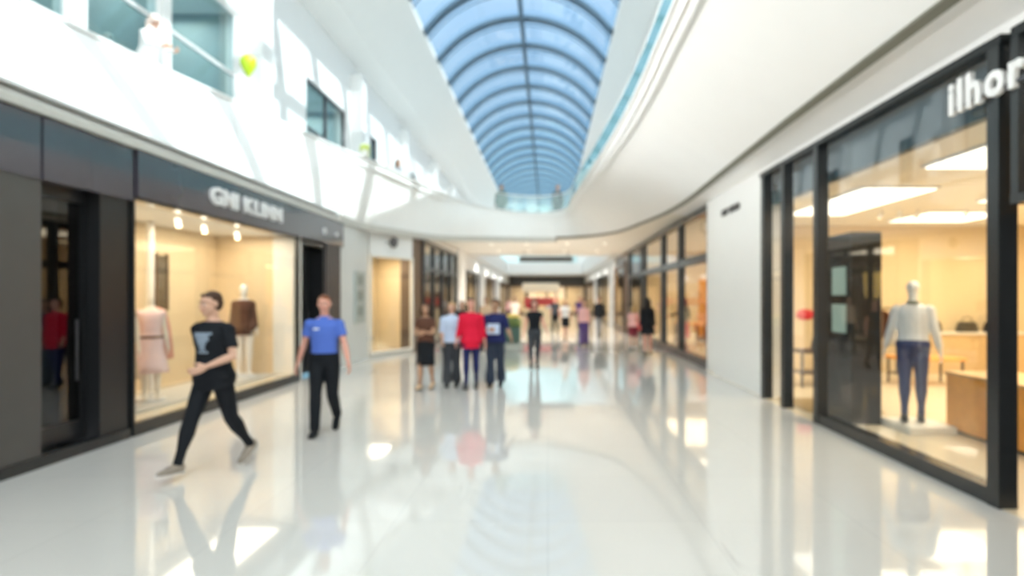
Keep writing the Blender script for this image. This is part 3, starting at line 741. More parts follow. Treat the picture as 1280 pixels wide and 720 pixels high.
    if bottom:
        kind, m_b = bottom[0], bottom[1]
        bm = B()
        if kind in ('trousers', 'wide', 'slim', 'shorts'):
            ex = {'trousers': .016, 'wide': .03, 'slim': .010, 'shorts': .022}[kind]
            loft(bm, [up((0, y, z)) for z, a, b, y in rings[:4]], [(a+(.022 if top and top[1] > .92 and i >= 2 else .010), b+(.024 if top and top[1] > .92 and i >= 2 else .010)) for i, (z, a, b, y) in enumerate(rings[:4])], 20)
            for (h, k, a, r), side in zip(LG, (-1, 1)):
                P = [h+Vector((-side*.01, 0, .05)), h.lerp(k, .12), h.lerp(k, .5), h.lerp(k, .9), k]
                Q = [(.092+.012, .104+.012) if top and top[1] > .88 else (.086, .098), (.090+ex, .097+ex) if top and top[1] > .88 else (.090+ex*.5, .097+ex*.5), (.076+ex, .082+ex), (.060+ex, .064+ex), (.058+ex, .062+ex)]
                if kind != 'shorts':
                    P += [k.lerp(a, .3), k.lerp(a, .7), a+(a-k).normalized()*.02]; f2 = {'trousers': 1, 'wide': 1.5, 'slim': .7}[kind]
                    Q += [(.058+ex, .064+ex), (.048*f2+ex, .052*f2+ex), (.046*f2+ex, .052*f2+ex)]
                loft(bm, P, Q, 14)
            link_me('trousers' if kind != 'shorts' else 'shorts', remesh(place(bm), max(vox, .009)*s, 3), m_b, root)
        else:                                          # skirt / dress: waist to hem
            hemz = bottom[2]; flare = bottom[3]
            zz = [1.06, .98, .92, .84]+[.84+(hemz-.84)*t for t in (.35, .7, 1.0)]
            a0 = .185
            rad = [(.142, .108), (.165, .125), (.192, .14), (.19, .14)]+[(a0+flare*t, .14+flare*.85*t) for t in (.35, .7, 1.0)]
            Pn = []
            for z in zz: Pn.append(up((0, 0, z)) if z > .95 else T @ Vector((0, 0, z)))
            loft(bm, Pn, rad, 28)
            for v in bm.verts:
                if v.co.z < .8+dz:
                    t = math.atan2(v.co.y, v.co.x); v.co.xy *= 1+.05*math.sin(6*t)*min(1, (.8+dz-v.co.z)*3)
            o = link('skirt', place(bm), m_b, root, True)
    if shoes:
        m_s, heel = shoes[0], (shoes[1] if len(shoes) > 1 else 0)
        for (h, k, a, r), side in zip(LG, (-1, 1)):
            fp = max(r, -R(55)) if r < 0 else r*.3
            fd = Vector((0, -math.cos(fp*.8), math.sin(fp*.8))); fu = Vector((0, math.sin(fp*.8), math.cos(fp*.8)))
            bm = B()
            loft(bm, [a-fd*.07-fu*.045, a-fd*.06-fu*.04, a-fd*.01-fu*.035, a+fd*.05-fu*.042, a+fd*.12-fu*.056, a+fd*.18-fu*.060, a+fd*.215-fu*.066],
                 [(.022, .028), (.036, .042), (.042, .048), (.044, .042), (.048, .029), (.042, .023), (.020, .014)], 14, squ=.85)
            so2 = link_me('shoe', remesh(place(bm), .009*s, 2), m_s, root)
            bm = B(); q = [a-fd*.072, a-fd*.03, a+fd*.06, a+fd*.13, a+fd*.19, a+fd*.222]
            wq = [.03, .041, .040, .047, .042, .018]
            vs = [[bm.verts.new(p-fu*.085+Vector((w_*k_, 0, 0))+fu*z_) for k_ in (-1, 1) for z_ in (0, .014)] for p, w_ in zip(q, wq)]
            for r0, r1 in zip(vs, vs[1:]):
                for i0, i1 in ((0, 1), (1, 3), (3, 2), (2, 0)): bm.faces.new((r0[i0], r0[i1], r1[i1], r1[i0]))
            bm.faces.new((vs[0][0], vs[0][1], vs[0][3], vs[0][2])); bm.faces.new((vs[-1][0], vs[-1][2], vs[-1][3], vs[-1][1]))
            link('sole', place(bm), shoes[2] if len(shoes) > 2 else M_black, so2)
    for fn in extras: fn(root, AR, LG, up, s)
    # rest the lowest point on the ground
    mn = 1e9
    for o in root.children_recursive:
        if o.type == 'MESH' and o.data.vertices: mn = min(mn, min(v.co.z for v in o.data.vertices))
    root.location = (loc[0], loc[1], loc[2]-mn); root.rotation_euler = (0, 0, rz)
    return root

F_black = fabric('black_cloth', (.010, .012, .016)); F_navy = fabric('navy_cloth', (.018, .024, .10)); F_blue = fabric('blue_shirt_cloth', (.085, .16, .55))
F_red = fabric('red_cloth', (.62, .012, .045)); F_lblue = fabric('pale_blue_cloth', (.50, .60, .78)); F_denimd = fabric('dark_denim', (.03, .04, .065))
F_white = fabric('white_cloth', (.78, .78, .78)); F_grey = fabric('grey_cloth', (.22, .23, .25)); F_pink = fabric('pink_cloth', (.80, .45, .43)); F_jeans = fabric('blue_jeans', (.06, .075, .17))
F_purple = fabric('purple_cloth', (.10, .06, .20)); F_dgreen = fabric('dark_green_cloth', (.03, .08, .06)); F_brown = fabric('brown_cloth', (.10, .045, .03)); F_tan = fabric('tan_cloth', (.60, .42, .28))
F_cream = fabric('cream_cloth', (.82, .74, .66)); F_yellow = fabric('yellow_cloth', (.70, .55, .10)); F_grpr = fabric('print_grey', (.26, .32, .40)); F_wsole = fabric('grey_shoe', (.30, .26, .22)); F_charc = fabric('charcoal_cloth', (.05, .055, .065))

def shoulder_bag(m, side=1):
    def fn(root, AR, LG, up, s):
        bm = box(B(), -.05, .05, -.15, .15, -.2, .02, .02); c = up((side*.24, 0, .98))*s
        bmesh.ops.translate(bm, verts=bm.verts[:], vec=c); b = link('shoulder_bag', bm, m, root)
        bm = B(); loft(bm, [c+Vector((0, -.12, 0)), up((side*.19, -.08, 1.3))*s, up((side*.12, 0, 1.475))*s, up((side*.19, .09, 1.3))*s, c+Vector((0, .12, 0))], [.009]*5, 6); link('strap', bm, m, b)
    return fn
def waist_belt(m, side=1):
    def fn(root, AR, LG, up, s):
        bm = B(); loft(bm, [up((0, 0, .985))*s, up((0, 0, 1.02))*s], [(.182*s, .140*s), (.178*s, .136*s)], 20); link('belt', bm, m, root, True)
    return fn
def badge(m):
    def fn(root, AR, LG, up, s):
        c = up((-.075, -.128, 1.33))*s; bm = box(B(), c.x-.035, c.x+.035, c.y-.006, c.y+.006, c.z-.010, c.z+.012, .003); link('name_badge', bm, m, root)
    return fn

print_cells = [(1.345, 1.365, -.10, .10), (1.315, 1.342, -.095, .07), (1.285, 1.312, -.06, .075), (1.255, 1.282, -.05, .05), (1.225, 1.252, -.035, .035), (1.195, 1.222, -.03, .03), (1.165, 1.185, -.055, .055)]
person('person', 'man in black t-shirt with grey print and black trousers striding past shop window', (-3.37, 6.2, 0), R(-14), 1.80, skin=SK1, hair='brown',
       legs=((26, 4), (-17, 22)), arms=((-22, 10, 18, 0), (10, 18, 62, 48)), lean=3, headyaw=-16, headpitch=4, top=(F_black, .84, .72), bottom=('slim', F_black), shoes=(F_wsole, 0, fabric('white_sole', (.6, .58, .55))),
       print_m=[(F_grpr, print_cells)], vox=.0095)
person('person', 'man in blue short-sleeved shirt and black trousers walking by black doorway', (-2.88, 7.92, 0), R(8), 1.77, skin=SK2, hair='ginger',
       legs=((12, 6), (-3, 42)), arms=((-8, 16, 16, 0), (8, 15, 18, 0)), lean=1, headyaw=6, top=(F_blue, .93, .62, 1.462, 'shirt', F_blue), bottom=('trousers', F_black), shoes=(F_black,), extras=(waist_belt(F_black), badge(F_white)), vox=.0095)
person('person', 'woman in black dress with bare legs, leftmost of the front group of four', (-2.32, 11.65, 0), R(-6), 1.60, True, SK3, 'brown', 'long',
       legs=((8, 2), (-8, 12)), arms=((20, 6, 70, 40), (20, 6, 78, 30)), headyaw=15, top=(F_brown, .95, .6), bottom=('skirt', F_black, .47, .0), shoes=(F_tan,), vox=.012)
person('person', 'person in pale blue shirt and charcoal trousers between black dress and red top', (-1.88, 12.0, 0), R(4), 1.63, False, SK1, 'blond', 'short',
       legs=((5, 2), (-7, 8)), arms=((10, 6, 35, 20), (-10, 8, 15, 0)), headyaw=-22, top=(F_lblue, .90, 1.2, 1.462, 'shirt', F_lblue), bottom=('wide', F_charc), shoes=(F_black,), extras=(waist_belt(F_black),), vox=.012)
person('person', 'person in bright red top and navy trousers in the middle of the group', (-1.47, 11.75, 0), R(2), 1.70, False, SK2, 'brown', 'short',
       legs=((8, 4), (-8, 12)), arms=((6, 10, 25, 0), (-8, 10, 15, 0)), headyaw=10, top=(F_red, .80, 1.7, 1.465, 'jacket'), bottom=('slim', F_navy), shoes=(F_charc,), vox=.012, bulk=1.03)
person('person', 'person in navy top carrying pale blue folder, rightmost of the group of four', (-1.03, 12.0, 0), R(-5), 1.68, False, SK3, 'black', 'short',
       legs=((5, 3), (-9, 10)), arms=((14, 8, 80, 46), (20, 20, 30, 0)), headyaw=-20, top=(F_navy, .88, 1.1), bottom=('wide', F_denimd), shoes=(F_black,), vox=.012, bulk=1.1,
       extras=(lambda root, AR, LG, up, s: link('folder', box(B(), -.12, .12, -.24, -.20, 1.02, 1.22, .01), F_lblue, root),))
person('person', 'woman in sleeveless black dress over grey leggings walking alone mid corridor', (-.33, 14.9, 0), R(5), 1.66, True, SK2, 'brown', 'long',
       legs=((10, 3), (-10, 16)), arms=((-14, 12, 20, 0), (14, 16, 24, 0)), top=(F_black, .95, .35), bottom=('slim', F_charc), shoes=(F_black,), vox=.012)
person('person', 'woman in white top and black skirt walking far down the corridor', (.72, 25.5, 0), R(10), 1.62, True, SK1, 'blond', 'long', legs=((10, 3), (-8, 12)), top=(F_white, .95, .6), bottom=('skirt', F_black, .55, .02), shoes=(F_tan,), vox=.02)
person('person', 'person in pale pink top and purple trousers, right of corridor centre', (1.30, 22.2, 0), R(-6), 1.60, True, SK1, 'brown', 'bun', legs=((7, 2), (-7, 10)), top=(F_pink, .9, 1.6), bottom=('wide', F_purple), shoes=(F_black,), vox=.018)
person('person', 'person in black jacket and grey trousers beyond the purple trousers', (2.28, 27.6, 0), R(20), 1.74, False, SK3, 'black', 'short', legs=((9, 2), (-9, 12)), top=(F_black, .85, 1.9, 1.462, 'jacket'), bottom=('trousers', F_grey), shoes=(F_black,), vox=.02)
person('person', 'woman in pink top and shorts walking by the right-hand shops', (2.86, 20.6, 0), R(170), 1.45, True, SK1, 'blond', 'long', legs=((8, 2), (-10, 14)), top=(F_pink, .9, .7), bottom=('shorts', fabric('dark_red_cloth', (.22, .03, .05))), shoes=(F_white,), vox=.016, extras=(shoulder_bag(F_red, -1),))
person('person', 'person in long black coat with bare legs beside the right-hand shopfront', (3.0, 18.5, 0), R(175), 1.70, True, SK2, 'black', 'long', legs=((9, 2), (-9, 12)), top=(F_black, .9, 1.9, 1.462, 'jacket'), bottom=('skirt', F_black, .62, .06), shoes=(F_black,), vox=.014)
person('person', 'person in black top and red skirt standing inside the right shop glass', (4.75, 21.4, 0), R(-60), 1.72, True, SK2, 'black', 'long', arms=((25, 35, 40, 0), (10, 30, 40, 0)), top=(F_black, .92, 1.9), bottom=('skirt', F_red, .35, .03), shoes=(F_black,), vox=.016)
far = [(-2.4, 17.2, 1.62, 1, F_black, 'trousers', F_charc, 'woman in black walking behind the black dress'),
       (-1.95, 19.5, 1.75, 0, F_tan, 'trousers', F_black, 'man in tan jacket glimpsed behind pale blue shirt'),
       (-1.62, 30, 1.74, 0, F_cream, 'trousers', F_navy, 'man in cream shirt seen over navy shoulder'),
       (-.75, 33, 1.7, 1, F_white, 'trousers', F_black, 'woman in white far off beside yellow flower planter'),
       (.35, 30.5, 1.72, 0, F_charc, 'trousers', F_black, 'man in charcoal far down the corridor centre'),
       (1.05, 37, 1.66, 1, F_brown, 'trousers', F_black, 'woman in brown jacket between two distant shoppers'),
       (1.75, 34, 1.76, 0, F_purple, 'trousers', F_charc, 'man in plum shirt in the distance on the right'),
       (-2.6, 41, 1.7, 0, F_pink, 'trousers', F_navy, 'person in pink by the far left shops'),
       (-1.3, 45, 1.7, 1, F_red, 'trousers', F_black, 'woman in red far beyond the bridge'),
       (.1, 48, 1.74, 0, F_white, 'trousers', F_jeans, 'man in white shirt at the far end'),
       (2.4, 43, 1.74, 0, F_black, 'trousers', F_jeans, 'man in black near the far right shops')]
for x, y, h, f_, c, bk, bc, lab in far:
    person('person', lab, (x, y, 0), R(random.uniform(-25, 25)), h, bool(f_), random.choice((SK1, SK2, SK3)), random.choice(('brown', 'black', 'blond')), 'long' if f_ else 'short',
           legs=((9, 3), (-9, 12)), top=(c, .9, random.choice((.7, 1.9))), bottom=(bk, bc), shoes=(F_black,), vox=.022)
# upstairs
person('person', 'person in pink-white headscarf and white clothes leaning over left balcony', (-6.72, 10.25, 4.76), R(75), 1.70, True, SK1, 'brown', 'scarf', arms=((45, 8, 55, 25), (48, 8, 50, 25)), lean=16, headyaw=-10, headpitch=18,
       top=(F_white, .80, 1.9, 1.462, 'jacket'), bottom=('skirt', F_cream, .3, .06), shoes=(F_tan,), vox=.012)
person('person', 'person in dark green standing at the bridge balustrade, left of centre', (-1.95, 25.75, 4.76), R(0), 1.72, False, SK3, 'black', 'short', top=(F_dgreen, .88, 1.9), bottom=('trousers', F_dgreen), shoes=(F_black,), vox=.016)
person('person', 'person in grey standing at the bridge balustrade, right of centre', (.42, 26.0, 4.76), R(10), 1.76, False, SK1, 'brown', 'short', top=(F_charc, .88, 1.9), bottom=('trousers', F_black), shoes=(F_black,), vox=.016)
person('person', 'person in grey leaning at the curved left balcony near its far end', (-5.1, 20.9, 4.76), R(60), 1.68, True, SK1, 'brown', 'long', top=(F_grey, .88, 1.9), bottom=('trousers', F_black), shoes=(F_black,), vox=.018)
# ------------------------------------------------------------------ MANNEQUINS
M_man = mat('mannequin_cream', (.80, .74, .64), .35, noise=.02)
M_manw = mat('mannequin_white', (.84, .82, .78), .3, noise=.02)
def stand(m=None):
    def fn(root, AR, LG, up, s):
        bm = B(); cyl(bm, (0, 0.02, -.015), (0, 0.02, .012), .20, 28); cyl(bm, (0.0, .05, 0), (0, .05, .75), .012); link('base_plate', bm, M_whitemetal, root)
    return fn
def cape(m):
    def fn(root, AR, LG, up, s):
        bm = B(); loft(bm, [up((0.03, .03, 1.46)), up((.05, .05, 1.38)), up((.12, .07, 1.1)), up((.17, .08, .62))], [(.09, .07), (.17, .09), (.17, .08), (.16, .07)], 20)
        bmesh.ops.scale(bm, verts=bm.verts[:], vec=(s, s, s)); link('draped_coat', bm, m, root, True)
    return fn
F_dress = fabric('pale_pink_dress', (.84, .62, .60)); F_salmon = fabric('salmon_coat', (.78, .36, .28))
person('mannequin', 'headless mannequin in pale pink dress with salmon coat in lit left window', (-5.98, 9.25, .202), R(35), 1.62, True, M_man, headless=True, mannequin=True, hairstyle=None,
       top=(F_dress, .95, .3, 1.44), bottom=('skirt', F_dress, .42, .08), extras=(stand(), cape(F_salmon), waist_belt(F_brown)), vox=.012, cat='mannequin')
person('mannequin', 'mannequin in cream dress at the near edge of the lit left window', (-6.0, 8.62, .202), R(30), 1.66, True, M_man, headless=True, mannequin=True, hairstyle=None,
       top=(F_tan, .95, .3, 1.44), bottom=('skirt', F_tan, .38, .06), extras=(stand(),), vox=.014, cat='mannequin')
person('mannequin', 'white-headed mannequin in open brown jacket at far end of left window', (-6.02, 12.15, .202), R(25), 1.78, True, M_manw, mannequin=True, hairstyle=None,
       top=(F_brown, .80, 1.9, 1.44, 'jacket'), bottom=('slim', F_cream), extras=(stand(),), vox=.014, cat='mannequin')
person('mannequin', 'white mannequin in white knitted top and blue jeans inside right shop', (4.84, 8.15, .102), R(150), 1.84, False, M_manw, mannequin=True, hairstyle=None, legs=((2, 0), (-3, 2)), arms=((-4, 12, 8, 0), (4, 14, 10, 0)),
       top=(F_white, .93, 1.9, 1.47, 'sweater', fabric('grey_scarf', (.30, .30, .24))), bottom=('slim', F_jeans), vox=.011, cat='mannequin', bulk=1.08, shoes=(F_charc,))
tag(link('display_plinth', box(B(), 4.6, 5.2, 7.8, 8.5, .004, .10, .01), M_ivory), 'low cream plinth under the mannequin in jeans', 'plinth')
person('mannequin', 'white mannequin in pale dress behind upper glass beside headscarf', (-7.95, 11.1, 4.75), R(60), 1.75, True, M_manw, mannequin=True, hairstyle=None,
       top=(F_lblue, .95, .3), bottom=('skirt', F_white, .3, .1), extras=(stand(),), vox=.018, cat='mannequin')

# ------------------------------------------------------------------ LEFT WINDOW FITTINGS
tag(link('display_platform', box(B(), -6.55, -5.6, 8.2, 12.6, .16, .20, .005), M_cornice), 'thin grey platform under the mannequins in the left window', 'platform')
p = thing('hanging_mirror', 'narrow dark hanging panel beside pale pole in the left window', 'mirror', (-6.88, 10.9, 1.55))
link('panel', box(B(), 0, .03, -.14, .14, 0, .95), mat('dark_mirror', (.10, .08, .05), .15, noise=.05), p); link('frame', box(box(B(), -.01, .05, -.17, -.14, -.03, .98), -.01, .05, .14, .17, -.03, .98), M_bronze, p)
tag(link('display_pole', cyl(B(), (-6.7, 10.35, .18), (-6.7, 10.35, 3.03), .06, 16), M_ivory), 'slim pale column rising behind the pink dress', 'column')
def spotlight(name, loc, tilt, label, group, power=0):
    t = thing(name, label, 'spotlight', loc, 0, group)
    link('arm', cyl(B(), (0, 0, 0), (0, 0, -.09), .010), M_whitemetal, t)
    d = Vector(tilt).normalized(); c = Vector((0, 0, -.11))
    link('lamp_head', cyl(B(), c-d*.06, c+d*.07, .04, 16), M_whitemetal, t)
    link('lens', cyl(B(), c+d*.071, c+d*.078, .036, 16), M_lampwarm, t)
    return t
s0 = spotlight('track_spotlight', (-5.9, 8.35, 3.03), (.5, -.5, -1), 'small warm spotlight, nearest one in the left window ceiling', 'spotlights in the left window')
for q, ((x, y), lab) in enumerate((((-6.35, 9.35), 'small warm spotlight deep over the pink dress'), ((-5.75, 9.55), 'small warm spotlight at the glass over the pink dress'), ((-5.85, 10.45), 'small warm spotlight in the middle of the left window ceiling'), ((-5.85, 11.55), 'small warm spotlight, farthest one in the left window ceiling'))):
    dup(s0, (x, y, 3.03), label=lab)
# sign over the dark shop
sg = thing('shop_sign', 'white capital letters GNI KLINN on glossy dark band', 'sign', (XL+.09, 9.35, 3.2))
wd_ = text(sg, 'GNI KLINN', M_signwhite, .36, (0.0, 0, 0), (0, 1, 0), (0, 0, 1), .05, .012, 1.0)
sc_ = (11.95-9.42)/wd_
for o in sg.children:
    for v in o.data.vertices: v.co.y *= sc_
    for v in o.data.vertices: v.co.x += .028
for q, (y, r) in enumerate(((14.15, .07), (14.95, .05))):
    bm = B(); cyl(bm, (XL+.09, y, 3.28), (XL+.125, y, 3.28), r, 20); tag(link('round_badge', bm, M_signwhite), ('larger' if q == 0 else 'smaller')+' round pale badge on dark band above the black doorway', 'badge')
# way-finding board
b = thing('directory_board', 'tall grey-green directory board on the pale stone wall', 'sign', (XL+.02, 17.0, 1.05))
link('panel', box(B(), 0, .05, -.45, .45, 0, 1.42, .01), mat('board_greygreen', (.42, .47, .45), .4, noise=.03), b)
M_pic = mat('board_pictogram', (.24, .28, .27), .4, noise=.03)
for zz in (1.05, .62, .2): link('pictogram', box(B(), .05, .056, -.28, .22, zz, zz+.26), M_pic, b)
# projecting lantern sign above the angled window
b = thing('projecting_sign', 'small dark rounded sign projecting above the angled warm window', 'sign', (-4.85, 18.6, 3.42))
bm = B(); ell(bm, (.18, 0, 0), (.13, .05, .17)); link('sign_box', bm, M_signdark, b, True); link('bracket', cyl(B(), (-.1, 0, 0), (.1, 0, 0), .015), M_gunmetal, b)
# inside the angled window
tag(link('framed_picture', seg(B(), (-6.22, 19.0), (-6.08, 19.55), 1.3, 1.66, -.06, -.02), M_brown), 'small dark square picture on the wall of the angled window', 'picture')
b = thing('low_bench', 'low dark bench inside the angled window', 'bench', (-5.75, 18.5, .10), R(-22))
link('seat', box(B(), -.2, .2, -.5, .5, .34, .44, .01), M_brown, b)
for x in (-.16, .16):
    for y in (-.44, .44): link('leg', cyl(B(), (x, y, 0), (x, y, .35), .018), M_black, b)
bm = B(); cyl(bm, (-4.55, 23.6, 3.69), (-4.55, 23.6, 3.1), .01); 
b = thing('pendant_lamp', 'golden glowing pendant panel inside the dark framed shop', 'lamp', (-5.2, 24.2, 3.69))
link('cord', cyl(B(), (0, 0, 0), (0, 0, -.75), .01), M_black, b); bm.free()
bm = B(); loft(bm, [(0, 0, -.75), (0, 0, -.8), (0, 0, -1.9), (0, 0, -2.0)], [.1, .35, .28, .1], 24); link('shade', bm, mat('gold_shade', (.85, .6, .15), .4, emit=.9, emcol=(1, .66, .18)), b, True)

# ------------------------------------------------------------------ RIGHT SHOP FITTINGS
for q, (x, y, sx, sy) in enumerate(((5.4, 6.4, 1.1, 3.0), (5.4, 10.9, 1.1, 3.0), (8.3, 9, 1.6, 3.4), (8.3, 12.8, 1.6, 1.4))):
    t = thing('ceiling_light_panel', ('nearest', 'second', 'third', 'farthest')[q]+' bright rectangular light panel in right shop ceiling', 'ceiling light', (x, y, 3.45), 0, 'light panels in the right shop')
    link('frame', box(B(), -sx/2-.04, sx/2+.04, -sy/2-.04, sy/2+.04, -.03, -.002), M_whitemetal, t)
    link('diffuser', box(B(), -sx/2, sx/2, -sy/2, sy/2, -.045, -.03), M_ceilpanel, t)
area('shop_lamp', (6.4, 8.5, 3.36), 2.2, 6, 142, (1, .86, .62)); area('shop_lamp', (9, 11, 3.36), 3, 5, 124, (1, .80, .50))
s1 = spotlight('track_spotlight', (6.4, 11.8, 3.45), (0, 1, -1), 'small spotlight on right shop ceiling, left end of row', 'spotlights in the right shop')
for q, (x, y) in enumerate(((6.75, 11.8), (7.1, 11.8), (7.9, 11.6), (9.2, 11.4), (9.5, 11.4))):
    dup(s1, (x, y, 3.45), label='small spotlight on right shop ceiling, '+('second', 'third', 'fourth', 'fifth', 'last')[q]+' in the row from the left')
c = thing('wooden_counter', 'orange oak counter block behind the right shop glass', 'counter', (5.65, 7.1, .004))
link('body', box(B(), -.4, .4, -1.0, 1.0, .04, .74, .006), M_oak, c); link('countertop', box(B(), -.42, .42, -1.02, 1.02, .74, .78, .006), mat('oak_top', (.62, .36, .14), .35, noise=.12, scale=8), c); link('plinth', box(B(), -.36, .36, -.95, .95, 0, .04), M_brown, c)
def handbag(loc, m, size, label, rz=0):
    t = thing('handbag', label, 'bag', loc, rz); w, d, h = size
    bm = B(); loft(bm, [(0, 0, 0), (0, 0, h*.15), (0, 0, h*.8), (0, 0, h)], [(w/2*.9, d/2*.9), (w/2, d/2), (w/2*.85, d/2*.7), (w/2*.75, d/2*.45)], 24, squ=.5); link('bag_body', bm, m, t, True)
    bm = B(); loft(bm, [(-w*.25, 0, h*.95), (-w*.2, 0, h*1.35), (0, 0, h*1.5), (w*.2, 0, h*1.35), (w*.25, 0, h*.95)], [.010]*5, 8, ref=(0, 1, 0)); link('handle', bm, m, t, True)
F_bagw = mat('white_leather', (.80, .79, .76), .35, noise=.03); F_bagg = mat('grey_leather', (.45, .46, .45), .35, noise=.04); F_bagb = mat('black_leather', (.02, .015, .012), .35, noise=.05)
handbag((5.5, 7.45, .784), F_bagw, (.34, .16, .2), 'white handbag on the oak counter, nearer the glass post', R(70))
handbag((5.7, 7.85, .784), F_bagg, (.26, .14, .2), 'grey handbag on the far end of the oak counter', R(60))
# wall shelf with black bags on the far wall
sh = thing('wall_shelf', 'long pale shelf on the far wall of the right shop', 'shelf', (9.9, 14.35, .9))
link('board', box(B(), -1.5, 1.2, -.25, .24, 0, .05, .005), M_ivory, sh); link('cabinet', box(B(), -1.45, 1.15, -.2, .24, -.9, -.0), mat('pale_oak', (.66, .46, .24), .5, noise=.1), sh)
for q, (x, w) in enumerate(((9.0, .3), (9.75, .5), (10.35, .42))): handbag((x, 14.3, .95), F_bagb, (w, .2, .24), 'black handbag on the far shelf, '+('left one', 'wide middle one', 'right one')[q])
tb = thing('low_table', 'low wooden table between the mannequin and far wall', 'table', (7.6, 12.4, .004))
link('tabletop', box(B(), -.6, .6, -.4, .4, .5, .56, .008), M_oak, tb)
for x in (-.54, .54):
    for y in (-.34, .34): link('leg', cyl(B(), (x, y, 0), (x, y, .5), .025), M_brown, tb)
# garment rack
rk = thing('garment_rack', 'black garment rail against the far wall left of the mannequin', 'clothes rack', (7.3, 14.1, .004))
link('rail', cyl(B(), (-.7, 0, 1.5), (.7, 0, 1.5), .016), M_black, rk)
for x in (-.7, .7):
    link('upright', cyl(B(), (x, 0, 0.02), (x, 0, 1.5), .016), M_black, rk); link('foot', box(B(), x-.02, x+.02, -.24, .24, 0, .03), M_black, rk)
def garment(x, m, L, lab, y=14.1, zr=1.51, grp='garments on the far rail', cy=0):
    t = thing('hanging_garment', lab, 'garment', (x, y, zr), R(cy), grp)
    bm = B(); loft(bm, [(0, 0, .0), (0, 0, -.05)], [.006, .006], 6); loft(bm, [(0, -.2, -.11), (0, 0, -.05), (0, .2, -.11)], [.008]*3, 6); link('hanger', bm, M_oak, t)
    bm = B(); loft(bm, [(0, 0, -.06), (0, 0, -.12), (0, 0, -.35), (0, 0, -L*.75), (0, 0, -L)], [(.03, .07), (.045, .21), (.05, .19), (.055, .2), (.06, .22)], 20)
    link('cloth', bm, m, t, True)
gm = (F_brown, F_black, F_black, F_charc, F_cream, F_tan, F_brown, F_white)
gl_ = ('brown', 'long black', 'black', 'charcoal', 'cream', 'tan', 'short brown', 'white')
for q in range(8): garment(6.72+q*.165, gm[q], (.9, 1.15, 1.0, .85, .8, .9, .7, .85)[q], gl_[q]+' garment hanging on the far rail of the right shop')
# dark display cabinet just inside the glass
dc = thing('display_cabinet', 'tall black cabinet with two pale green panels inside right shop', 'cabinet', (4.28, 8.85, .004))
link('carcass', box(B(), -.12, .3, -.42, .42, 0, 2.65, .01), M_frame, dc)
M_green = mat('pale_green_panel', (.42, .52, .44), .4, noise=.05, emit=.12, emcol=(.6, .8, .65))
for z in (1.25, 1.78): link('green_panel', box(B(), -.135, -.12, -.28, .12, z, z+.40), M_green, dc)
# far-left part of that shop, seen through the narrow pane
tb = thing('console_table', 'dark console table seen through the narrow pane', 'table', (5.6, 12.2, .004))
link('tabletop', box(B(), -.7, .7, -.3, .3, .66, .72, .006), M_brown, tb); link('lower_shelf', box(B(), -.66, .66, -.26, .26, .25, .29, .006), M_brown, tb)
for x in (-.66, .66):
    for y in (-.26, .26): link('leg', box(B(), x-.02, x+.02, y-.02, y+.02, 0, .66), M_black, tb)
handbag((5.35, 12.15, .724), F_bagb, (.3, .16, .22), 'black handbag on the dark console table')
b = thing('red_wall_sign', 'small red oval sign on the wall behind the narrow pane', 'sign', (6.1, 14.56, 1.35)); bm = B(); ell(bm, (0, 0, 0), (.22, .03, .13)); link('plate', bm, mat('red_enamel', (.7, .03, .05), .3, noise=.03), b, True)
tag(link('brown_rug', box(B(), 3.95, 5.1, 9.3, 10.6, .004, .02, .004), fabric('rug_ochre', (.30, .19, .06))), 'ochre brown rug just inside the right shop entrance', 'rug')
# white lettering on the right-hand glass
sg = thing('shop_sign', 'large white letters on the glass band at upper right', 'sign', (XR-.12, 5.62, 3.42))
text(sg, 'ilhor', M_signwhite, .40, (0, 0, 0), (0, -1, 0), (0, 0, 1), .04, .014, 1.2)
for o in sg.children:
    o.name = 'letter'
link('mounting_bar', box(B(), .0, .04, -1.2, .05, .02, .05), M_gunmetal, sg)
sg = thing('shop_sign', 'small dark lettering high on the white stone pier', 'sign', (XR-.05, 13.25, 3.50))
text(sg, 'sov wono', M_signdark, .26, (0, 0, 0), (0, -1, 0), (0, 0, 1), .03, .008, .8)

# right shop B: a few furnishings
for q, (y, m, lab) in enumerate(((17.2, mat('grey_green_panel', (.38, .44, .40), .5, noise=.05), 'grey-green display partition in the farther right shop'), (25.3, M_oak, 'orange timber partition in the farther right shop'))):
    t = thing('display_partition', lab, 'partition', (7.2, y, 0)); link('panel', box(B(), -1.0, 1.0, -.05, .05, .1, 2.5, .01), m, t); link('foot', box(B(), -1.0, 1.0, -.2, .2, 0, .1, .01), M_brown, t)
for q, (x, y, m) in enumerate(((5.2, 17.4, M_ivory), (5.4, 23.4, M_oak))):
    t = thing('display_table', ('pale', 'orange oak')[q]+' display table inside the farther right shop', 'table', (x, y, 0)); link('tabletop', box(B(), -.5, .5, -.7, .7, .74, .8, .01), m, t)
    for a in (-.42, .42):
        for b_ in (-.6, .6): link('leg', box(B(), a-.03, a+.03, b_-.03, b_+.03, 0, .74), M_brown, t)

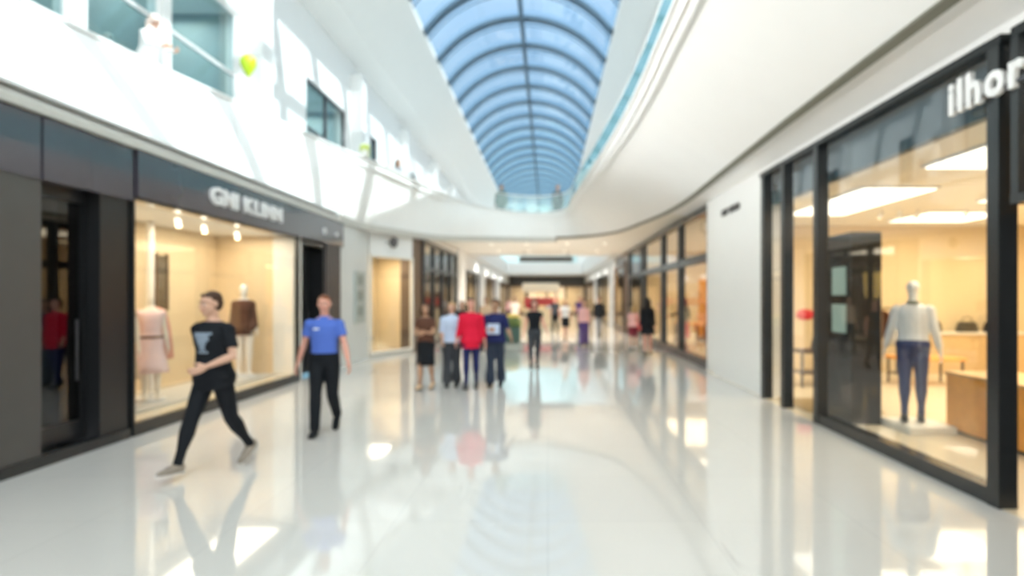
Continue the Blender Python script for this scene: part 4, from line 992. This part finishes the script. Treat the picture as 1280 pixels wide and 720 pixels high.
# ------------------------------------------------------------------ BRIDGE AND CORRIDOR ITEMS
hs = thing('overhead_sign', 'long dark overhead sign hanging under the far edge of the bridge', 'sign', (-.1, 31.0, 3.55))
link('sign_box', box(B(), -1.35, 1.35, -.08, .08, 0, .27, .02), M_charcoal, hs)
for x in (-1.1, 1.1): link('hanger_rod', cyl(B(), (x, 0, .27), (x, 0, .52), .015), M_gunmetal, hs)
dl = thing('fillspot', 'small round downlight added under the bridge, leftmost of the front row', 'ceiling light', (-2.4, 26.0, 4.05), 0, 'added fill lights under the bridge')  # added fill fittings to brighten the space under the bridge
link('trim_ring', cyl(B(), (0, 0, -.02), (0, 0, .0), .09, 24), M_whitemetal, dl); link('lens', cyl(B(), (0, 0, -.026), (0, 0, -.02), .07, 24), M_fill, dl)
def spot(x, y, z, p):
    l = bpy.data.lights.new('fill_beam', 'SPOT'); l.energy = p; l.spot_size = R(150); l.spot_blend = 1; l.shadow_soft_size = .06; l.color = (1, .96, .9)
    o = bpy.data.objects.new('fill_beam', l); COL.objects.link(o); o.location = (x, y, z)
for r_, y in (('front', 26.0), ('back', 30.0)):
    for n_, x in (('leftmost', -2.4), ('second', -.9), ('third', .8), ('rightmost', 2.4)):
        spot(x, y, 3.96, 190)
        if (x, y) == (-2.4, 26.0): continue
        dup(dl, (x, y, 4.05), label='small round downlight added under the bridge, %s of the %s row' % (n_, r_))
for y in (36, 42, 48, 54):
    for x in (-3.95, 3.65): spot(x*.93, y, 3.95, 140)  # bare fill beams added beyond the bridge, without fittings
# yellow-flower planter
pl = thing('flower_planter', 'dark green planter box of yellow flowers, between navy top and lone woman in black', 'planter', (-1.42, 24.0, 0))
link('planter_box', box(B(), -.34, .34, -.34, .34, 0, .62, .03), mat('planter_green', (.05, .11, .09), .5, noise=.1), pl)
bm = B(); rnd = random.Random(3)
for k in range(90):
    a, r, z = rnd.random()*6.28, rnd.random()**.5*.36, rnd.random()*.32
    ell(bm, (r*math.cos(a), r*math.sin(a), .62+z*(1.2-r)), (.06, .06, .035), Matrix.Rotation(rnd.random(), 3, 'X'), 7, 5)
link('foliage', bm, mat('leaf_green', (.16, .24, .06), .6, noise=.3, scale=12), pl)
bm = B()
for k in range(60):
    a, r = rnd.random()*6.28, rnd.random()**.5*.36
    ell(bm, (r*math.cos(a), r*math.sin(a), .92+.1*(1-r)+rnd.random()*.08), (.04, .04, .03), None, 7, 5)
link('flowers', bm, mat('flower_yellow', (.80, .62, .12), .6, noise=.15, scale=12), pl)
# kiosk
kk = thing('kiosk', 'cream topped kiosk with red counter in the middle distance', 'kiosk', (-.45, 39.0, 0))
link('counter', box(B(), -1.0, 1.0, -.6, .6, 0, 1.05, .03), M_cream, kk); link('red_band', box(B(), -1.05, 1.05, -.65, .65, 1.25, 1.75, .03), mat('kiosk_red', (.45, .05, .05), .5, noise=.08), kk)
link('canopy', box(B(), -1.15, 1.15, -.75, .75, 2.1, 2.65, .06), mat('kiosk_cream', (.80, .70, .55), .5, noise=.04), kk)
for x in (-.95, .95):
    for y in (-.5, .5): link('post', cyl(B(), (x, y, 1.0), (x, y, 2.12), .04), M_bronze, kk)
# balcony planter and balloon on the left
bp = thing('balcony_planter', 'small pale planter of yellow-green leaves on the curved left ledge', 'planter', (-4.98, 16.7, 5.50), R(15))
link('trough', box(B(), -.09, .09, -.45, .45, 0, .16, .02), M_cornice, bp)
bm = B()
for k in range(70):
    a = rnd.random()*6.28; yy = rnd.uniform(-.42, .42)
    ell(bm, (.09*math.cos(a), yy, .17+rnd.random()*.17), (.05, .05, .03), Matrix.Rotation(rnd.random()*2, 3, 'X'), 7, 5)
link('foliage', bm, mat('leaf_lime', (.45, .52, .14), .6, noise=.2, scale=10), bp)
bl = thing('balloon', 'lime green balloon floating over the left balcony ledge', 'balloon', (-6.0, 12.3, 5.5))
bm = B(); loft(bm, [(0, 0, .66), (0, 0, .69), (0, 0, .80), (0, 0, .92), (0, 0, 1.03), (0, 0, 1.09), (0, 0, 1.115)], [.012, .03, .10, .155, .15, .095, .01], 20); link('envelope', bm, mat('lime_rubber', (.55, .78, .02), .3, noise=.02, coat=.3), bl, True)
bm = B(); loft(bm, [(0, 0, 0), (.01, .01, .3), (0, 0, .66)], [.004]*3, 6); link('string', bm, M_whitemetal, bl)
